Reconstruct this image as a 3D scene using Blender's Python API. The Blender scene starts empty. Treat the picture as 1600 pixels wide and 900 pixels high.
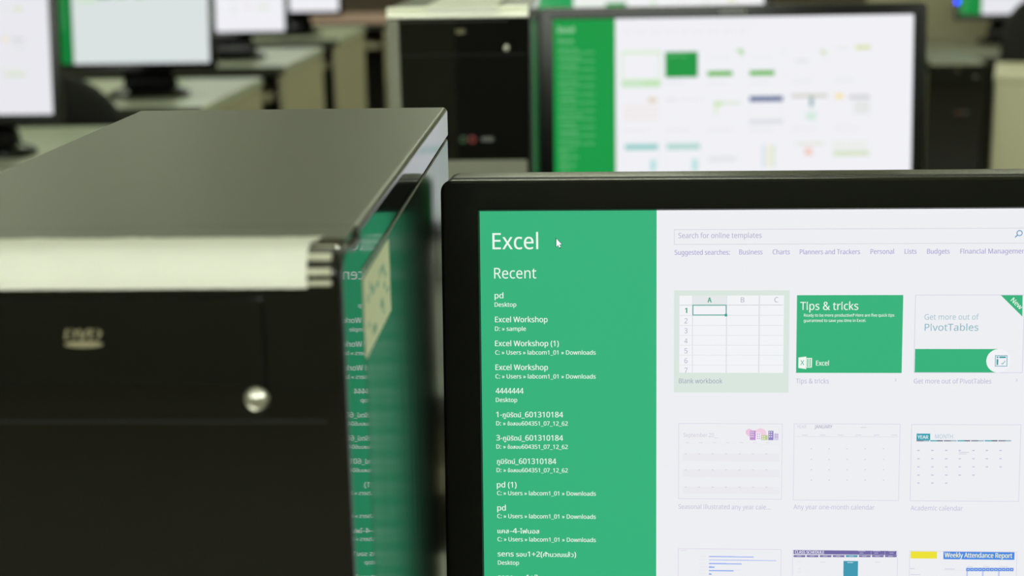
import bpy, bmesh, math, random
from mathutils import Vector, Matrix
random.seed(7)
SC = bpy.context.scene
COL = SC.collection

# ------------------------------------------------------------------ camera
CAM_F = 2421.6                       # focal length in pixels of a 1600 px wide frame
CYAW, CPITCH, CROLL = 0.05283, 0.23558, 0.01807
EYE = Vector((0, 0, 1.25))
fw = Vector((-math.sin(CYAW)*math.cos(CPITCH), math.cos(CYAW)*math.cos(CPITCH), -math.sin(CPITCH)))
rt = Vector((math.cos(CYAW), math.sin(CYAW), 0))
dn = fw.cross(rt)
rr = math.cos(CROLL)*rt + math.sin(CROLL)*dn
dd = -math.sin(CROLL)*rt + math.cos(CROLL)*dn
cd = bpy.data.cameras.new('camera'); cam = bpy.data.objects.new('camera', cd); COL.objects.link(cam)
m3 = Matrix((rr, -dd, -fw)).transposed()
cam.matrix_world = Matrix.Translation(EYE) @ m3.to_4x4()
cd.sensor_width = 36; cd.lens = CAM_F*36/1600; cd.clip_start = 0.02; cd.clip_end = 60
cd.dof.use_dof = True; cd.dof.focus_distance = 0.69; cd.dof.aperture_fstop = 10.0
SC.camera = cam
# ------------------------------------------------------------------ exposure, world
SC.view_settings.view_transform = 'Standard'; SC.view_settings.look = 'None'
SC.view_settings.exposure = 0.0; SC.view_settings.gamma = 1.0
SC.view_settings.use_curve_mapping = False
W = bpy.data.worlds.new('world'); SC.world = W; W.use_nodes = True
W.node_tree.nodes['Background'].inputs['Color'].default_value = (0.85, 0.9, 0.78, 1)
W.node_tree.nodes['Background'].inputs['Strength'].default_value = 0.05
LAMP_BACK = 1.5       # tubes over the rows behind the photographer
LAMP_NEAR = 4.0       # tubes over the photographer's own row
LAMP_FAR = 12.5       # tubes over the far rows
WINDOW = 9.5           # daylight in the blinds behind the photographer
LAMP_TINT = (0.94, 1.0, 0.77)

# ------------------------------------------------------------------ materials
def lin(c):
    return tuple((v/12.92 if v <= 0.04045 else ((v+0.055)/1.055)**2.4) for v in (x/255 for x in c))
MATS = {}
def mat(name, rgb, rough=0.5, metal=0.0, spec=0.5, coat=0.0, coat_rough=0.03, noise=0.0, nscale=40, bump=0.0, streak=None, rvar=0.0):
    if name in MATS: return MATS[name]
    m = bpy.data.materials.new(name); m.use_nodes = True
    nt = m.node_tree; b = nt.nodes['Principled BSDF']
    c = lin(rgb)
    b.inputs['Base Color'].default_value = (*c, 1)
    b.inputs['Roughness'].default_value = rough; b.inputs['Metallic'].default_value = metal
    b.inputs['Specular IOR Level'].default_value = spec
    b.inputs['Coat Weight'].default_value = coat; b.inputs['Coat Roughness'].default_value = coat_rough
    tc = nt.nodes.new('ShaderNodeTexCoord'); mp = nt.nodes.new('ShaderNodeMapping')
    nt.links.new(tc.outputs['Object'], mp.inputs['Vector'])
    if streak: mp.inputs['Scale'].default_value = streak
    n = nt.nodes.new('ShaderNodeTexNoise'); n.inputs['Scale'].default_value = nscale; n.inputs['Detail'].default_value = 4
    nt.links.new(mp.outputs['Vector'], n.inputs['Vector'])
    if noise > 0:
        mx = nt.nodes.new('ShaderNodeMix'); mx.data_type = 'RGBA'
        mx.inputs['A'].default_value = (*[v*(1-noise) for v in c], 1); mx.inputs['B'].default_value = (*[min(1, v*(1+noise)) for v in c], 1)
        nt.links.new(n.outputs['Fac'], mx.inputs['Factor']); nt.links.new(mx.outputs['Result'], b.inputs['Base Color'])
    if rvar > 0:
        mr = nt.nodes.new('ShaderNodeMapRange'); mr.inputs['To Min'].default_value = max(0.01, rough-rvar); mr.inputs['To Max'].default_value = rough+rvar
        nt.links.new(n.outputs['Fac'], mr.inputs['Value']); nt.links.new(mr.outputs['Result'], b.inputs['Roughness'])
    if bump > 0:
        bp = nt.nodes.new('ShaderNodeBump'); bp.inputs['Strength'].default_value = bump; bp.inputs['Distance'].default_value = 0.001
        nt.links.new(n.outputs['Fac'], bp.inputs['Height']); nt.links.new(bp.outputs['Normal'], b.inputs['Normal'])
    MATS[name] = m
    return m
def emis(name, rgb, strength=1.0, linear=False, rough=0.45, base=(3, 3, 3), spec=0.1):
    if name in MATS: return MATS[name]
    m = bpy.data.materials.new(name); m.use_nodes = True
    b = m.node_tree.nodes['Principled BSDF']
    c = rgb if linear else lin(rgb)
    b.inputs['Base Color'].default_value = (*lin(base), 1); b.inputs['Roughness'].default_value = rough
    b.inputs['Specular IOR Level'].default_value = spec
    b.inputs['Emission Color'].default_value = (*c, 1); b.inputs['Emission Strength'].default_value = strength
    MATS[name] = m
    return m

M_GLOSS = mat('piano black plastic', (14, 14, 13), rough=0.025, spec=0.5, noise=0.1)
M_FACE = mat('black moulded plastic', (20, 20, 18), rough=0.22, spec=0.4, noise=0.1)
M_LID = mat('black steel with ceiling sheen', (70, 74, 63), rough=0.36, spec=0.65, noise=0.06, nscale=9)  # black lid lifted to olive grey: ceiling reflection put into the base colour
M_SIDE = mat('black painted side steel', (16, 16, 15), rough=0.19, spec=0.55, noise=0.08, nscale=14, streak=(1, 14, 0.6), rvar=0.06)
M_FLANGE = mat('black glossy enamel', (16, 16, 15), rough=0.11, spec=0.55)
M_RIB = mat('pale vent ribs', (206, 206, 186), rough=0.4, spec=0.5)  # pale ribs against the black bezel
M_SEAM = mat('dark chassis', (6, 6, 6), rough=0.6)
M_SILVER = mat('silver grey plastic', (136, 138, 124), rough=0.4, noise=0.05)
M_BROW = mat('satin silver trim', (244, 246, 232), rough=0.3, metal=0.6)
M_CAB = mat('pale beige laminate', (206, 204, 176), rough=0.5, noise=0.03)
M_PAPER = mat('white paper', (240, 241, 233), rough=0.85, spec=0.1, noise=0.03, nscale=60, bump=0.15)
M_STICKER = mat('cream sticker', (232, 234, 200), rough=0.6, spec=0.2, noise=0.04)
M_TEAL = mat('teal print', (150, 190, 164), rough=0.7)
M_GOLD = mat('pale print', (150, 144, 116), rough=0.5)
M_BUTTON = mat('silver button', (205, 205, 196), rough=0.22, metal=0.9)
M_BEZEL = mat('monitor black plastic', (17, 18, 16), rough=0.14, spec=0.22, noise=0.08, nscale=300)
M_LIP = mat('monitor polished lip', (24, 25, 22), rough=0.25, spec=0.45)
M_CHAIR = mat('black chair fabric', (20, 20, 20), rough=0.8, noise=0.25, nscale=250, bump=0.4)
M_CHAIRP = mat('black chair plastic', (15, 15, 15), rough=0.4)
M_STEEL = mat('chrome steel', (160, 160, 158), rough=0.25, metal=1)
M_DESK = mat('grey green laminate', (176, 184, 164), rough=0.32, noise=0.04, nscale=30)
M_PANEL = mat('beige laminate board', (170, 166, 140), rough=0.5, noise=0.04, nscale=30)
M_RUNNER_SHADE = mat('grey runner and shaded top', (120, 120, 104), rough=0.5)  # tray runners; also stands in for shade on the right desk top
M_DARK = mat('dark grey board', (58, 58, 50), rough=0.6)
M_RED = mat('red brown wood with sheen', (180, 134, 132), rough=0.22, noise=0.18, nscale=12, streak=(1, 12, 12))  # red brown lightened to pink: the tabletop's sheen put into the colour
M_FLOOR = mat('floor vinyl', (150, 146, 126), rough=0.4, noise=0.08, nscale=6)
M_WALL = mat('painted wall', (186, 188, 168), rough=0.9, noise=0.03, nscale=8)
M_CEIL = mat('ceiling board', (214, 216, 200), rough=0.95, noise=0.04, nscale=30)
M_WAINS = mat('brown wainscot', (74, 60, 48), rough=0.5, noise=0.2, nscale=14, streak=(10, 1, 1))
M_FRAME = mat('white lamp frame', (225, 225, 220), rough=0.4)
M_GREEN = mat('green jack', (50, 84, 56), rough=0.4)
M_PINK = mat('red jack', (140, 48, 52), rough=0.4)
M_GREY = mat('grey jack', (96, 98, 98), rough=0.4)
M_BRAND = mat('grey print', (150, 152, 150), rough=0.5)
M_LED = emis('blue power light', (40, 60, 255), 6.0)

# ------------------------------------------------------------------ mesh helpers
def new_obj(name, bm, mats, parent=None, loc=None, smooth=False):
    me = bpy.data.meshes.new(name)
    bmesh.ops.recalc_face_normals(bm, faces=bm.faces)
    bm.to_mesh(me); bm.free()
    return link(name, me, mats, parent, loc, smooth)
def link(name, me, mats, parent=None, loc=None, smooth=False):
    if not isinstance(mats, (list, tuple)): mats = [mats]
    for m in mats: me.materials.append(m)
    if smooth:
        me.polygons.foreach_set('use_smooth', [True]*len(me.polygons))
        me.set_sharp_from_angle(angle=math.radians(28))
    o = bpy.data.objects.new(name, me); COL.objects.link(o)
    if smooth:
        w = o.modifiers.new('weighted normals', 'WEIGHTED_NORMAL'); w.keep_sharp = True
    if parent: o.parent = parent
    if loc: o.location = loc
    return o
def empty(name, loc, rz=0):
    o = bpy.data.objects.new(name, None); COL.objects.link(o)
    o.empty_display_size = 0.05; o.location = loc; o.rotation_euler = (0, 0, rz)
    return o
def tag(o, label=None, cat=None, group=None, kind=None):
    if label: o['label'] = label
    if cat: o['category'] = cat
    if group: o['group'] = group
    if kind: o['kind'] = kind
    return o
def copy_tree(o, parent=None):
    c = o.copy(); COL.objects.link(c)
    if parent: c.parent = parent
    for ch in list(o.children): copy_tree(ch, c)
    return c
def add_box(bm, lo, hi, bev=0.0, seg=2):
    lo = Vector(lo); hi = Vector(hi)
    r = bmesh.ops.create_cube(bm, size=1)
    vs = r['verts']
    for v in vs: v.co = Vector([lo[i]+(v.co[i]+0.5)*(hi[i]-lo[i]) for i in range(3)])
    if bev > 0:
        es = list({e for v in vs for e in v.link_edges})
        bmesh.ops.bevel(bm, geom=es, offset=bev, segments=seg, profile=0.5, affect='EDGES')
def box(lo, hi, bev=0.0, seg=2):
    bm = bmesh.new(); add_box(bm, lo, hi, bev, seg); return bm
def add_loft(bm, loops, cap0=True, cap1=True, closed=False):
    rows = [[bm.verts.new(p) for p in l] for l in loops]
    n = len(rows[0])
    pairs = list(zip(rows, rows[1:])) + ([(rows[-1], rows[0])] if closed else [])
    for a, b in pairs:
        for i in range(n):
            bm.faces.new((a[i], a[(i+1) % n], b[(i+1) % n], b[i]))
    if not closed:
        if cap0: bm.faces.new(rows[0])
        if cap1: bm.faces.new(rows[-1])
def rrect(x0, x1, z0, z1, r, y, seg=5):
    pts = []
    for cx, cz, a0 in ((x1-r, z1-r, 0), (x0+r, z1-r, 90), (x0+r, z0+r, 180), (x1-r, z0+r, 270)):
        for k in range(seg+1):
            a = math.radians(a0+90*k/seg)
            pts.append((cx+r*math.cos(a), y, cz+r*math.sin(a)))
    return pts
def circ(c, r, axis, n=24):
    c = Vector(c); axis = Vector(axis).normalized()
    u = axis.orthogonal().normalized(); v = axis.cross(u)
    return [c + r*(math.cos(2*math.pi*k/n)*u+math.sin(2*math.pi*k/n)*v) for k in range(n)]
def add_lathe(bm, base, axis, prof, n=24):
    axis = Vector(axis).normalized(); base = Vector(base)
    add_loft(bm, [circ(base+axis*h, max(r, 1e-5), axis, n) for r, h in prof])
def add_tube(bm, pts, r, n=10):
    pts = [Vector(p) for p in pts]
    loops = []; u = None
    for i, p in enumerate(pts):
        t = (pts[min(i+1, len(pts)-1)]-pts[max(i-1, 0)]).normalized()
        if u is None: u = t.orthogonal().normalized()
        u = (u - t*u.dot(t)).normalized(); v = t.cross(u)
        loops.append([p+r*(math.cos(2*math.pi*k/n)*u+math.sin(2*math.pi*k/n)*v) for k in range(n)])
    add_loft(bm, loops)

# ------------------------------------------------------------------ text
# letter outlines, thousandths of an em: advance, then loops of points
GLYPHS = {
'&': (587, '244,581 271,580 296,575 318,567 337,555 353,541 366,524 375,505 381,483 383,458 379,426 368,397 350,372 326,349 299,328 268,308 423,159 436,176 447,195 457,216 465,238 472,262 479,286 550,286 541,253 530,221 518,191 504,163 487,137 468,114 585,0 490,0 420,67 403,53 385,40 366,28 347,18 325,9 303,2 278,-4 252,-7 223,-8 188,-6 156,0 127,10 102,24 81,42 65,63 52,89 45,117 43,149 44,175 49,199 57,220 69,239 83,256 100,273 120,288 142,303 166,318 155,331 144,344 133,358 123,372 114,387 107,403 101,420 97,438 96,456 98,481 104,504 114,524 127,541 144,555 165,567 188,575 215,580|241,524 262,522 279,515 294,505 304,492 311,476 313,458 310,437 304,419 292,401 276,385 253,368 225,350 207,369 192,387 180,404 172,421 167,438 165,457 168,476 175,493 186,506 202,516 220,522|209,273 190,262 174,251 159,239 147,227 136,215 128,201 121,186 118,170 116,152 120,124 129,101 146,81 168,66 194,57 225,55 258,56 287,62 314,71 337,83 357,97 375,111'),
'(': (241, '150,573 217,573 182,521 154,465 132,407 116,346 107,284 103,221 105,179 109,139 116,98 126,58 139,19 154,-20 172,-57 192,-92 216,-127 150,-127 125,-94 103,-60 83,-24 67,14 54,53 45,94 38,135 33,177 32,220 33,263 38,306 45,348 54,389 67,429 83,468 103,504 125,540'),
')': (241, '24,573 91,573 116,540 139,504 158,468 173,429 186,389 196,348 203,306 207,263 209,220 207,177 203,135 196,94 186,53 173,14 158,-24 139,-60 116,-94 91,-127 25,-127 48,-92 69,-57 87,-20 102,19 114,58 124,98 131,139 136,179 137,221 136,263 131,304 124,346 114,386 102,426 87,465 69,503 48,539'),
'+': (459, '200,477 257,477 257,311 417,311 417,254 257,254 257,89 200,89 200,254 40,254 40,311 200,311'),
'-': (258, '32,246 226,246 226,184 32,184'),
'.': (215, '107,97 120,96 132,92 142,85 151,75 156,61 157,43 156,26 151,12 142,2 132,-6 120,-10 107,-11 94,-10 82,-6 72,2 64,12 59,26 58,43 59,61 64,75 72,85 82,92 94,96'),
'0': (459, '229,581 269,578 304,566 335,547 361,520 382,486 399,446 410,399 417,346 419,287 418,242 415,201 409,163 401,128 390,97 376,70 359,47 339,27 316,12 290,1 261,-6 229,-8 188,-4 153,8 122,27 97,54 76,88 60,129 48,176 42,229 39,287 41,346 48,399 58,446 73,486 93,520 119,547 149,566 186,578|229,521 202,518 178,510 159,495 143,475 131,449 121,417 115,380 111,336 110,287 111,238 115,194 121,156 131,125 143,98 159,78 178,64 202,55 229,52 256,55 279,64 298,78 314,98 326,124 336,156 343,194 347,238 348,287 347,336 343,380 336,417 326,449 314,475 298,495 279,510 256,518'),
'1': (459, '226,573 285,573 285,0 216,0 216,400 216,415 216,428 216,439 216,450 217,460 217,470 218,479 218,489 219,499 211,491 203,483 196,477 188,471 179,463 169,455 108,405 71,452'),
'2': (459, '221,581 255,579 285,572 313,562 336,548 356,531 372,510 384,485 391,458 394,428 392,399 386,371 375,344 361,318 344,292 324,267 301,241 275,214 247,185 128,67 128,64 417,64 417,0 38,0 38,59 188,210 216,238 240,264 261,287 280,309 295,331 306,353 315,376 320,399 322,424 318,453 309,477 294,496 273,510 249,518 221,520 194,519 169,514 147,506 126,495 104,482 83,466 45,513 60,526 77,537 94,548 113,557 132,565 153,572 174,577 197,580'),
'3': (459, '218,581 273,576 317,563 352,540 376,511 390,477 395,439 394,414 389,392 381,372 370,355 356,339 340,326 321,316 300,307 277,302 277,298 319,290 353,276 379,255 398,229 409,198 413,163 410,131 403,101 390,74 371,50 348,30 318,14 283,2 241,-6 193,-8 164,-7 136,-5 110,-1 85,5 60,13 36,23 36,89 61,78 87,69 114,61 141,56 168,52 194,51 241,55 278,65 305,81 324,104 335,132 339,164 337,187 331,206 320,223 306,236 288,247 265,255 240,261 211,264 179,265 123,265 123,326 180,326 209,327 236,332 259,339 278,350 294,362 307,377 316,394 321,413 323,434 320,460 311,481 295,498 274,511 249,519 219,521 199,521 181,519 164,515 147,511 132,505 117,498 103,491 89,482 75,473 39,521 61,537 87,550 115,563 147,573 181,579'),
'4': (459, '17,190 286,576 359,576 359,193 443,193 443,130 359,130 359,0 291,0 291,130 17,130|295,500 292,500 287,490 282,479 276,468 270,456 263,446 257,438 86,193 291,193 291,374 291,387 291,400 291,412 292,423 292,434 293,444 293,454 294,464 294,474 294,483 295,492'),
'5': (459, '64,302 86,573 373,573 373,508 146,508 132,342 142,344 155,346 169,348 185,350 202,351 221,351 258,349 292,342 322,331 349,316 371,297 389,274 402,247 410,217 413,183 410,145 402,111 387,81 368,54 343,32 314,15 280,2 242,-5 199,-8 170,-7 142,-4 116,0 91,6 70,14 51,23 51,90 71,79 95,70 121,62 148,57 174,53 200,52 227,54 252,58 274,65 293,76 310,89 323,106 333,126 339,149 341,176 337,210 325,239 306,262 279,279 243,289 197,292 182,291 164,290 146,288 128,285 112,283 99,280'),
'6': (459, '306,581 318,580 330,580 344,579 356,578 368,576 377,573 377,513 367,516 356,519 344,520 332,522 320,523 308,523 273,521 242,515 216,504 193,491 173,474 158,454 145,431 134,407 127,380 121,352 117,322 115,291 119,291 128,303 138,315 150,326 163,335 178,343 194,350 213,355 233,357 255,358 287,356 316,349 342,338 365,322 384,303 400,279 412,251 419,220 421,184 419,147 411,112 399,82 382,55 361,33 336,15 307,2 275,-5 239,-8 212,-6 187,-1 163,7 140,19 119,35 101,54 84,76 70,103 59,133 51,166 46,204 44,245 45,278 47,310 51,342 57,374 64,404 75,433 87,461 103,486 121,510 143,530 168,548 196,562 228,572 265,578|241,303 217,301 195,296 175,287 157,276 143,263 131,248 122,232 117,215 115,198 116,181 119,163 123,146 129,129 137,114 146,99 158,85 170,74 185,64 201,57 219,53 238,51 270,55 297,66 320,84 337,109 348,143 351,184 348,218 339,247 324,271 302,289 274,300'),
'7': (459, '35,573 419,573 419,518 187,0 109,0 344,508 35,508'),
'8': (459, '229,581 261,579 291,574 318,565 341,553 362,538 378,519 390,497 398,472 400,443 399,421 394,401 385,383 374,367 361,352 346,338 329,325 310,314 291,303 314,291 335,279 355,265 373,250 389,234 401,216 411,196 417,173 419,148 416,118 408,90 395,65 378,44 356,26 330,11 300,1 267,-6 231,-8 192,-6 157,0 126,10 100,24 78,42 61,63 49,87 42,115 39,146 41,171 47,194 56,214 68,232 82,249 99,264 118,277 138,289 158,299 140,310 123,322 107,336 93,350 81,366 71,383 64,401 59,422 58,444 60,472 68,497 80,518 97,537 117,552 141,565 168,573 197,579|228,524 200,521 176,514 155,502 139,486 130,466 127,441 128,422 133,406 141,391 151,379 164,367 179,357 195,348 213,339 232,330 250,339 267,348 282,357 296,367 307,379 317,392 325,406 329,423 330,441 327,466 318,486 302,502 282,514 257,521|217,270 194,260 174,249 157,237 142,225 130,212 121,197 114,182 110,164 108,145 112,119 121,96 138,76 161,60 192,51 229,48 265,51 295,60 319,76 336,96 346,120 350,148 348,166 343,182 335,197 324,211 310,223 293,235 274,246 253,256 229,265'),
':': (215, '107,97 120,96 132,92 142,85 151,75 156,61 157,43 156,26 151,12 142,2 132,-6 120,-10 107,-11 94,-10 82,-6 72,2 64,12 59,26 58,43 59,61 64,75 72,85 82,92 94,96|107,441 120,440 132,436 142,429 151,419 156,405 157,387 156,369 151,355 142,345 132,338 120,333 107,332 94,333 82,338 72,345 64,355 59,369 58,387 59,405 64,419 72,429 82,436 94,440'),
'?': (348, '168,581 215,576 254,564 285,543 309,515 323,481 327,440 326,417 322,397 316,379 307,363 296,347 283,332 268,318 251,303 233,287 216,273 203,260 192,248 184,237 177,226 173,215 171,203 169,190 168,175 168,161 112,161 112,183 113,202 115,220 118,235 123,250 130,264 139,277 150,291 164,305 180,319 199,336 215,351 228,363 239,375 247,386 253,398 257,410 259,423 260,439 257,462 249,482 235,498 216,510 192,517 163,519 138,518 114,514 93,509 73,502 53,494 34,485 10,541 32,552 55,561 81,569 108,576 137,579|144,97 156,96 168,92 178,85 186,75 191,61 192,43 191,26 186,12 178,2 168,-6 156,-10 144,-11 130,-10 118,-6 108,2 100,12 95,26 94,43 95,61 100,75 108,85 118,92 130,96'),
'A': (512, '224,575 289,575 512,0 437,0 368,177 141,177 73,0 0,0|255,500 252,490 249,479 247,468 244,457 241,447 238,438 235,429 232,421 230,415 165,241 346,241 282,415 280,420 278,428 274,438 271,449 267,461 263,473 260,484 257,493'),
'B': (521, '78,0 78,573 241,573 307,569 361,558 404,541 434,515 453,478 459,431 457,409 453,389 446,371 437,354 424,340 409,328 392,317 372,309 350,304 350,300 373,295 395,288 415,279 433,267 448,253 461,236 470,215 476,191 478,163 475,130 467,100 454,74 436,52 413,33 385,19 354,8 318,2 279,0|245,511 150,511 150,329 256,329 300,331 334,339 357,352 372,371 381,394 384,423 380,451 369,474 351,490 324,502 289,509|150,269 260,269 293,267 321,263 344,256 362,247 377,235 388,221 395,205 399,188 401,168 398,138 388,112 371,91 346,74 311,64 265,61 150,61'),
'C': (507, '324,581 353,580 381,577 409,572 435,565 460,557 482,547 453,486 435,494 415,501 394,508 372,513 348,516 323,517 294,516 266,510 241,502 217,490 196,474 178,456 162,434 149,410 139,383 131,353 127,321 125,286 128,241 135,200 147,164 164,132 186,105 213,83 244,68 281,58 322,55 347,56 371,58 394,62 416,66 438,72 460,78 460,15 438,8 416,2 393,-2 369,-6 342,-7 312,-8 257,-4 208,8 166,28 130,56 101,90 78,131 62,178 52,230 49,287 51,329 57,369 67,406 81,440 99,471 120,499 145,523 174,543 206,559 242,571 281,578'),
'D': (585, '78,0 78,573 254,573 309,569 359,558 404,540 443,516 476,484 502,446 521,401 533,350 536,292 533,231 521,177 501,131 474,91 439,58 399,33 351,15 297,4 237,0|244,511 150,511 150,62 228,62 299,68 357,87 402,119 434,164 454,220 460,289 457,337 449,379 435,415 416,444 391,469 361,487 327,500 287,508'),
'E': (446, '78,0 78,573 398,573 398,509 150,509 150,330 383,330 383,268 150,268 150,63 398,63 398,0'),
'F': (416, '78,0 78,573 398,573 398,509 150,509 150,306 383,306 383,243 150,243 150,0'),
'G': (584, '346,581 377,580 407,577 437,572 465,565 491,557 516,547 489,484 468,493 445,501 421,508 395,513 369,516 342,517 298,514 259,505 225,489 195,468 170,441 150,409 136,373 127,332 124,286 127,243 134,202 146,166 164,133 187,106 216,84 251,68 292,58 340,55 364,55 385,56 404,59 421,61 437,65 452,68 452,238 326,238 326,302 524,302 524,22 493,12 462,5 431,-1 398,-5 362,-7 323,-8 267,-4 217,8 173,28 136,55 105,89 81,130 63,176 52,229 49,286 53,343 65,395 84,442 111,482 145,517 186,544 233,564 286,577'),
'H': (594, '78,573 150,573 150,330 443,330 443,573 516,573 516,0 443,0 443,267 150,267 150,0 78,0'),
'I': (272, '32,573 239,573 239,531 172,515 172,57 239,42 239,0 32,0 32,42 99,57 99,515 32,531'),
'J': (219, '74,573 146,573 146,9 144,-26 138,-56 128,-82 114,-104 96,-122 75,-135 52,-145 25,-150 -3,-152 -16,-152 -27,-151 -37,-150 -46,-147 -55,-145 -63,-142 -63,-81 -54,-83 -45,-85 -35,-87 -25,-88 -15,-89 -5,-89 8,-88 21,-85 33,-81 45,-74 54,-65 63,-53 69,-38 73,-19 74,3'),
'L': (420, '78,573 150,573 150,64 400,64 400,0 78,0'),
'M': (727, '78,0 78,573 184,573 361,103 364,103 544,573 650,573 650,0 578,0 578,352 578,371 579,389 579,408 580,426 580,443 581,460 582,475 583,489 584,501 581,501 390,0 330,0 142,502 139,502 140,490 141,477 142,461 142,444 143,426 144,407 144,387 144,367 144,347 144,0'),
'N': (609, '78,0 78,573 161,573 467,99 470,99 469,109 469,121 468,137 467,155 466,173 466,193 465,213 464,232 464,249 464,573 532,573 532,0 447,0 141,476 138,476 139,462 140,448 141,432 142,415 142,397 143,378 144,359 144,340 144,320 144,0'),
'O': (626, '314,581 369,577 417,565 459,545 495,517 524,483 547,442 564,396 574,344 577,287 576,244 570,204 561,166 547,132 531,101 510,73 486,49 459,29 428,13 393,1 355,-6 314,-8 271,-6 232,1 196,13 165,29 138,49 114,73 94,101 78,132 65,167 56,204 51,245 49,288 52,344 62,396 78,442 100,482 130,517 166,545 208,565 258,577|314,518 274,515 238,506 207,490 182,469 161,443 145,411 134,374 127,333 125,287 127,241 134,200 145,163 161,131 182,104 207,83 238,67 273,58 314,55 354,58 390,67 420,83 445,104 465,131 481,163 492,200 499,241 501,287 496,354 481,411 456,457 421,491 373,511'),
'P': (485, '78,0 78,573 229,573 297,568 352,553 393,528 421,495 439,454 444,404 443,381 439,358 433,336 423,316 411,296 395,278 375,262 351,249 324,238 292,230 256,225 216,223 150,223 150,0|223,511 150,511 150,285 208,285 242,286 272,290 298,296 320,306 338,318 352,334 362,352 368,375 370,401 366,435 354,462 334,484 306,499 269,508'),
'R': (499, '78,0 78,573 236,573 281,571 320,565 353,555 381,540 404,522 422,500 434,474 442,444 444,410 442,381 437,356 427,334 415,315 401,298 385,285 367,274 349,264 330,257 487,0 403,0 264,237 150,237 150,0|232,510 150,510 150,298 236,298 278,301 312,310 338,325 355,347 366,374 370,407 368,430 363,450 355,467 343,480 328,491 310,500 287,505 261,509'),
'S': (440, '231,581 262,580 290,577 318,572 343,565 367,558 389,549 366,487 346,495 325,502 302,508 278,513 254,516 229,517 207,516 187,513 169,507 155,499 142,489 133,478 126,464 122,450 121,434 122,416 126,400 133,386 143,373 156,362 172,351 193,341 217,330 246,318 278,306 307,293 332,279 353,264 371,247 385,228 395,206 401,181 403,153 400,121 392,92 378,66 359,44 335,26 307,11 274,1 238,-6 198,-8 177,-8 157,-7 137,-5 118,-2 100,1 83,4 68,9 54,14 41,19 41,88 62,80 86,72 113,65 142,59 171,56 201,55 228,56 252,60 273,66 290,74 305,85 316,98 324,113 329,129 330,147 329,164 325,180 318,194 308,207 295,218 277,230 255,241 228,253 196,265 172,274 151,284 131,294 114,305 98,317 85,330 74,344 65,359 57,375 52,393 49,413 48,435 51,464 58,490 71,513 89,533 110,550 136,563 165,573 197,579'),
'T': (446, '8,573 437,573 437,509 259,509 259,0 187,0 187,509 8,509'),
'U': (586, '72,573 144,573 144,201 148,158 161,122 182,93 211,72 248,59 294,55 327,57 355,63 379,73 399,88 415,105 427,126 435,149 440,174 442,202 442,573 513,573 513,202 511,164 503,128 489,95 470,65 446,40 416,20 380,4 338,-5 290,-8 225,-2 171,18 128,50 97,93 78,144 72,204'),
'V': (481, '0,573 75,573 204,205 210,190 215,175 220,160 224,146 228,132 231,119 235,106 238,93 241,80 243,93 246,106 250,119 253,133 257,147 262,161 267,176 271,191 277,207 405,573 481,573 277,0 204,0'),
'W': (746, '10,573 85,573 174,223 177,211 180,199 183,186 185,175 188,163 190,151 193,140 195,129 196,118 198,107 200,97 201,87 203,97 205,108 206,119 209,131 211,142 213,154 216,166 219,179 222,191 225,203 229,215 232,227 333,573 407,573 512,225 516,212 520,200 523,187 526,175 529,163 532,151 534,139 536,128 538,117 540,106 542,96 544,87 545,100 548,114 550,129 553,144 556,159 560,175 564,191 568,207 572,224 660,573 735,573 583,0 510,0 399,375 395,387 392,398 389,410 386,421 383,433 380,443 378,454 375,463 373,471 372,478 370,484 370,488 369,484 368,478 367,471 365,463 363,454 361,443 358,433 355,421 352,409 349,397 346,385 342,373 234,0 161,0'),
'X': (470, '15,573 95,573 236,348 377,573 453,573 276,300 467,0 385,0 233,249 79,0 3,0 193,298'),
'Y': (454, '0,573 79,573 227,291 376,573 454,573 263,222 263,0 191,0 191,219'),
'Z': (459, '40,573 419,573 419,518 118,64 427,64 427,0 30,0 30,55 332,508 40,508'),
'_': (356, '-2,-72 358,-72 358,-123 -2,-123'),
'a': (450, '231,437 279,433 318,422 347,403 368,375 381,338 385,293 385,0 334,0 320,61 317,61 304,46 292,33 279,22 265,13 250,5 234,-1 216,-5 195,-7 172,-8 148,-7 124,-2 103,6 84,16 68,30 55,48 45,68 39,92 37,119 43,159 59,192 87,219 127,238 179,251 243,257 316,259 316,285 313,317 306,342 293,359 275,371 253,378 227,380 205,379 183,376 163,370 143,363 124,355 106,347 84,400 104,410 126,419 151,426 177,432 204,436|252,208 315,210 315,172 311,134 299,103 279,79 253,62 223,52 188,49 167,51 148,56 132,66 120,79 112,97 110,119 113,144 124,165 141,182 167,195 204,203'),
'b': (493, '68,609 139,609 139,461 139,443 138,426 138,410 137,396 136,383 135,373 139,373 153,390 169,405 189,419 213,429 240,435 272,437 322,431 365,412 401,381 428,338 444,283 449,215 447,168 439,127 427,91 410,61 390,36 365,17 337,3 306,-5 272,-8 240,-6 213,0 189,10 169,24 153,38 139,55 133,55 119,0 68,0|260,379 296,374 325,360 348,338 363,306 373,265 376,216 373,166 363,126 348,93 325,69 297,55 261,51 219,55 187,69 165,93 150,125 142,165 139,214 139,217 140,252 144,282 150,308 159,330 172,348 188,361 207,371 231,377'),
'c': (385, '245,438 267,437 288,435 309,431 328,426 344,421 358,415 337,356 323,361 308,365 292,370 275,373 259,375 244,376 217,374 193,368 172,358 155,343 141,325 131,303 123,277 119,247 117,213 119,181 123,152 131,126 141,104 155,86 172,71 191,61 214,55 240,53 262,54 283,56 302,60 319,65 336,71 351,78 351,15 336,8 320,3 304,-2 285,-5 264,-7 241,-8 204,-5 170,2 139,15 112,34 88,58 69,87 55,123 47,165 44,213 47,262 56,305 71,342 90,372 114,396 142,415 174,428 208,435'),
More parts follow.
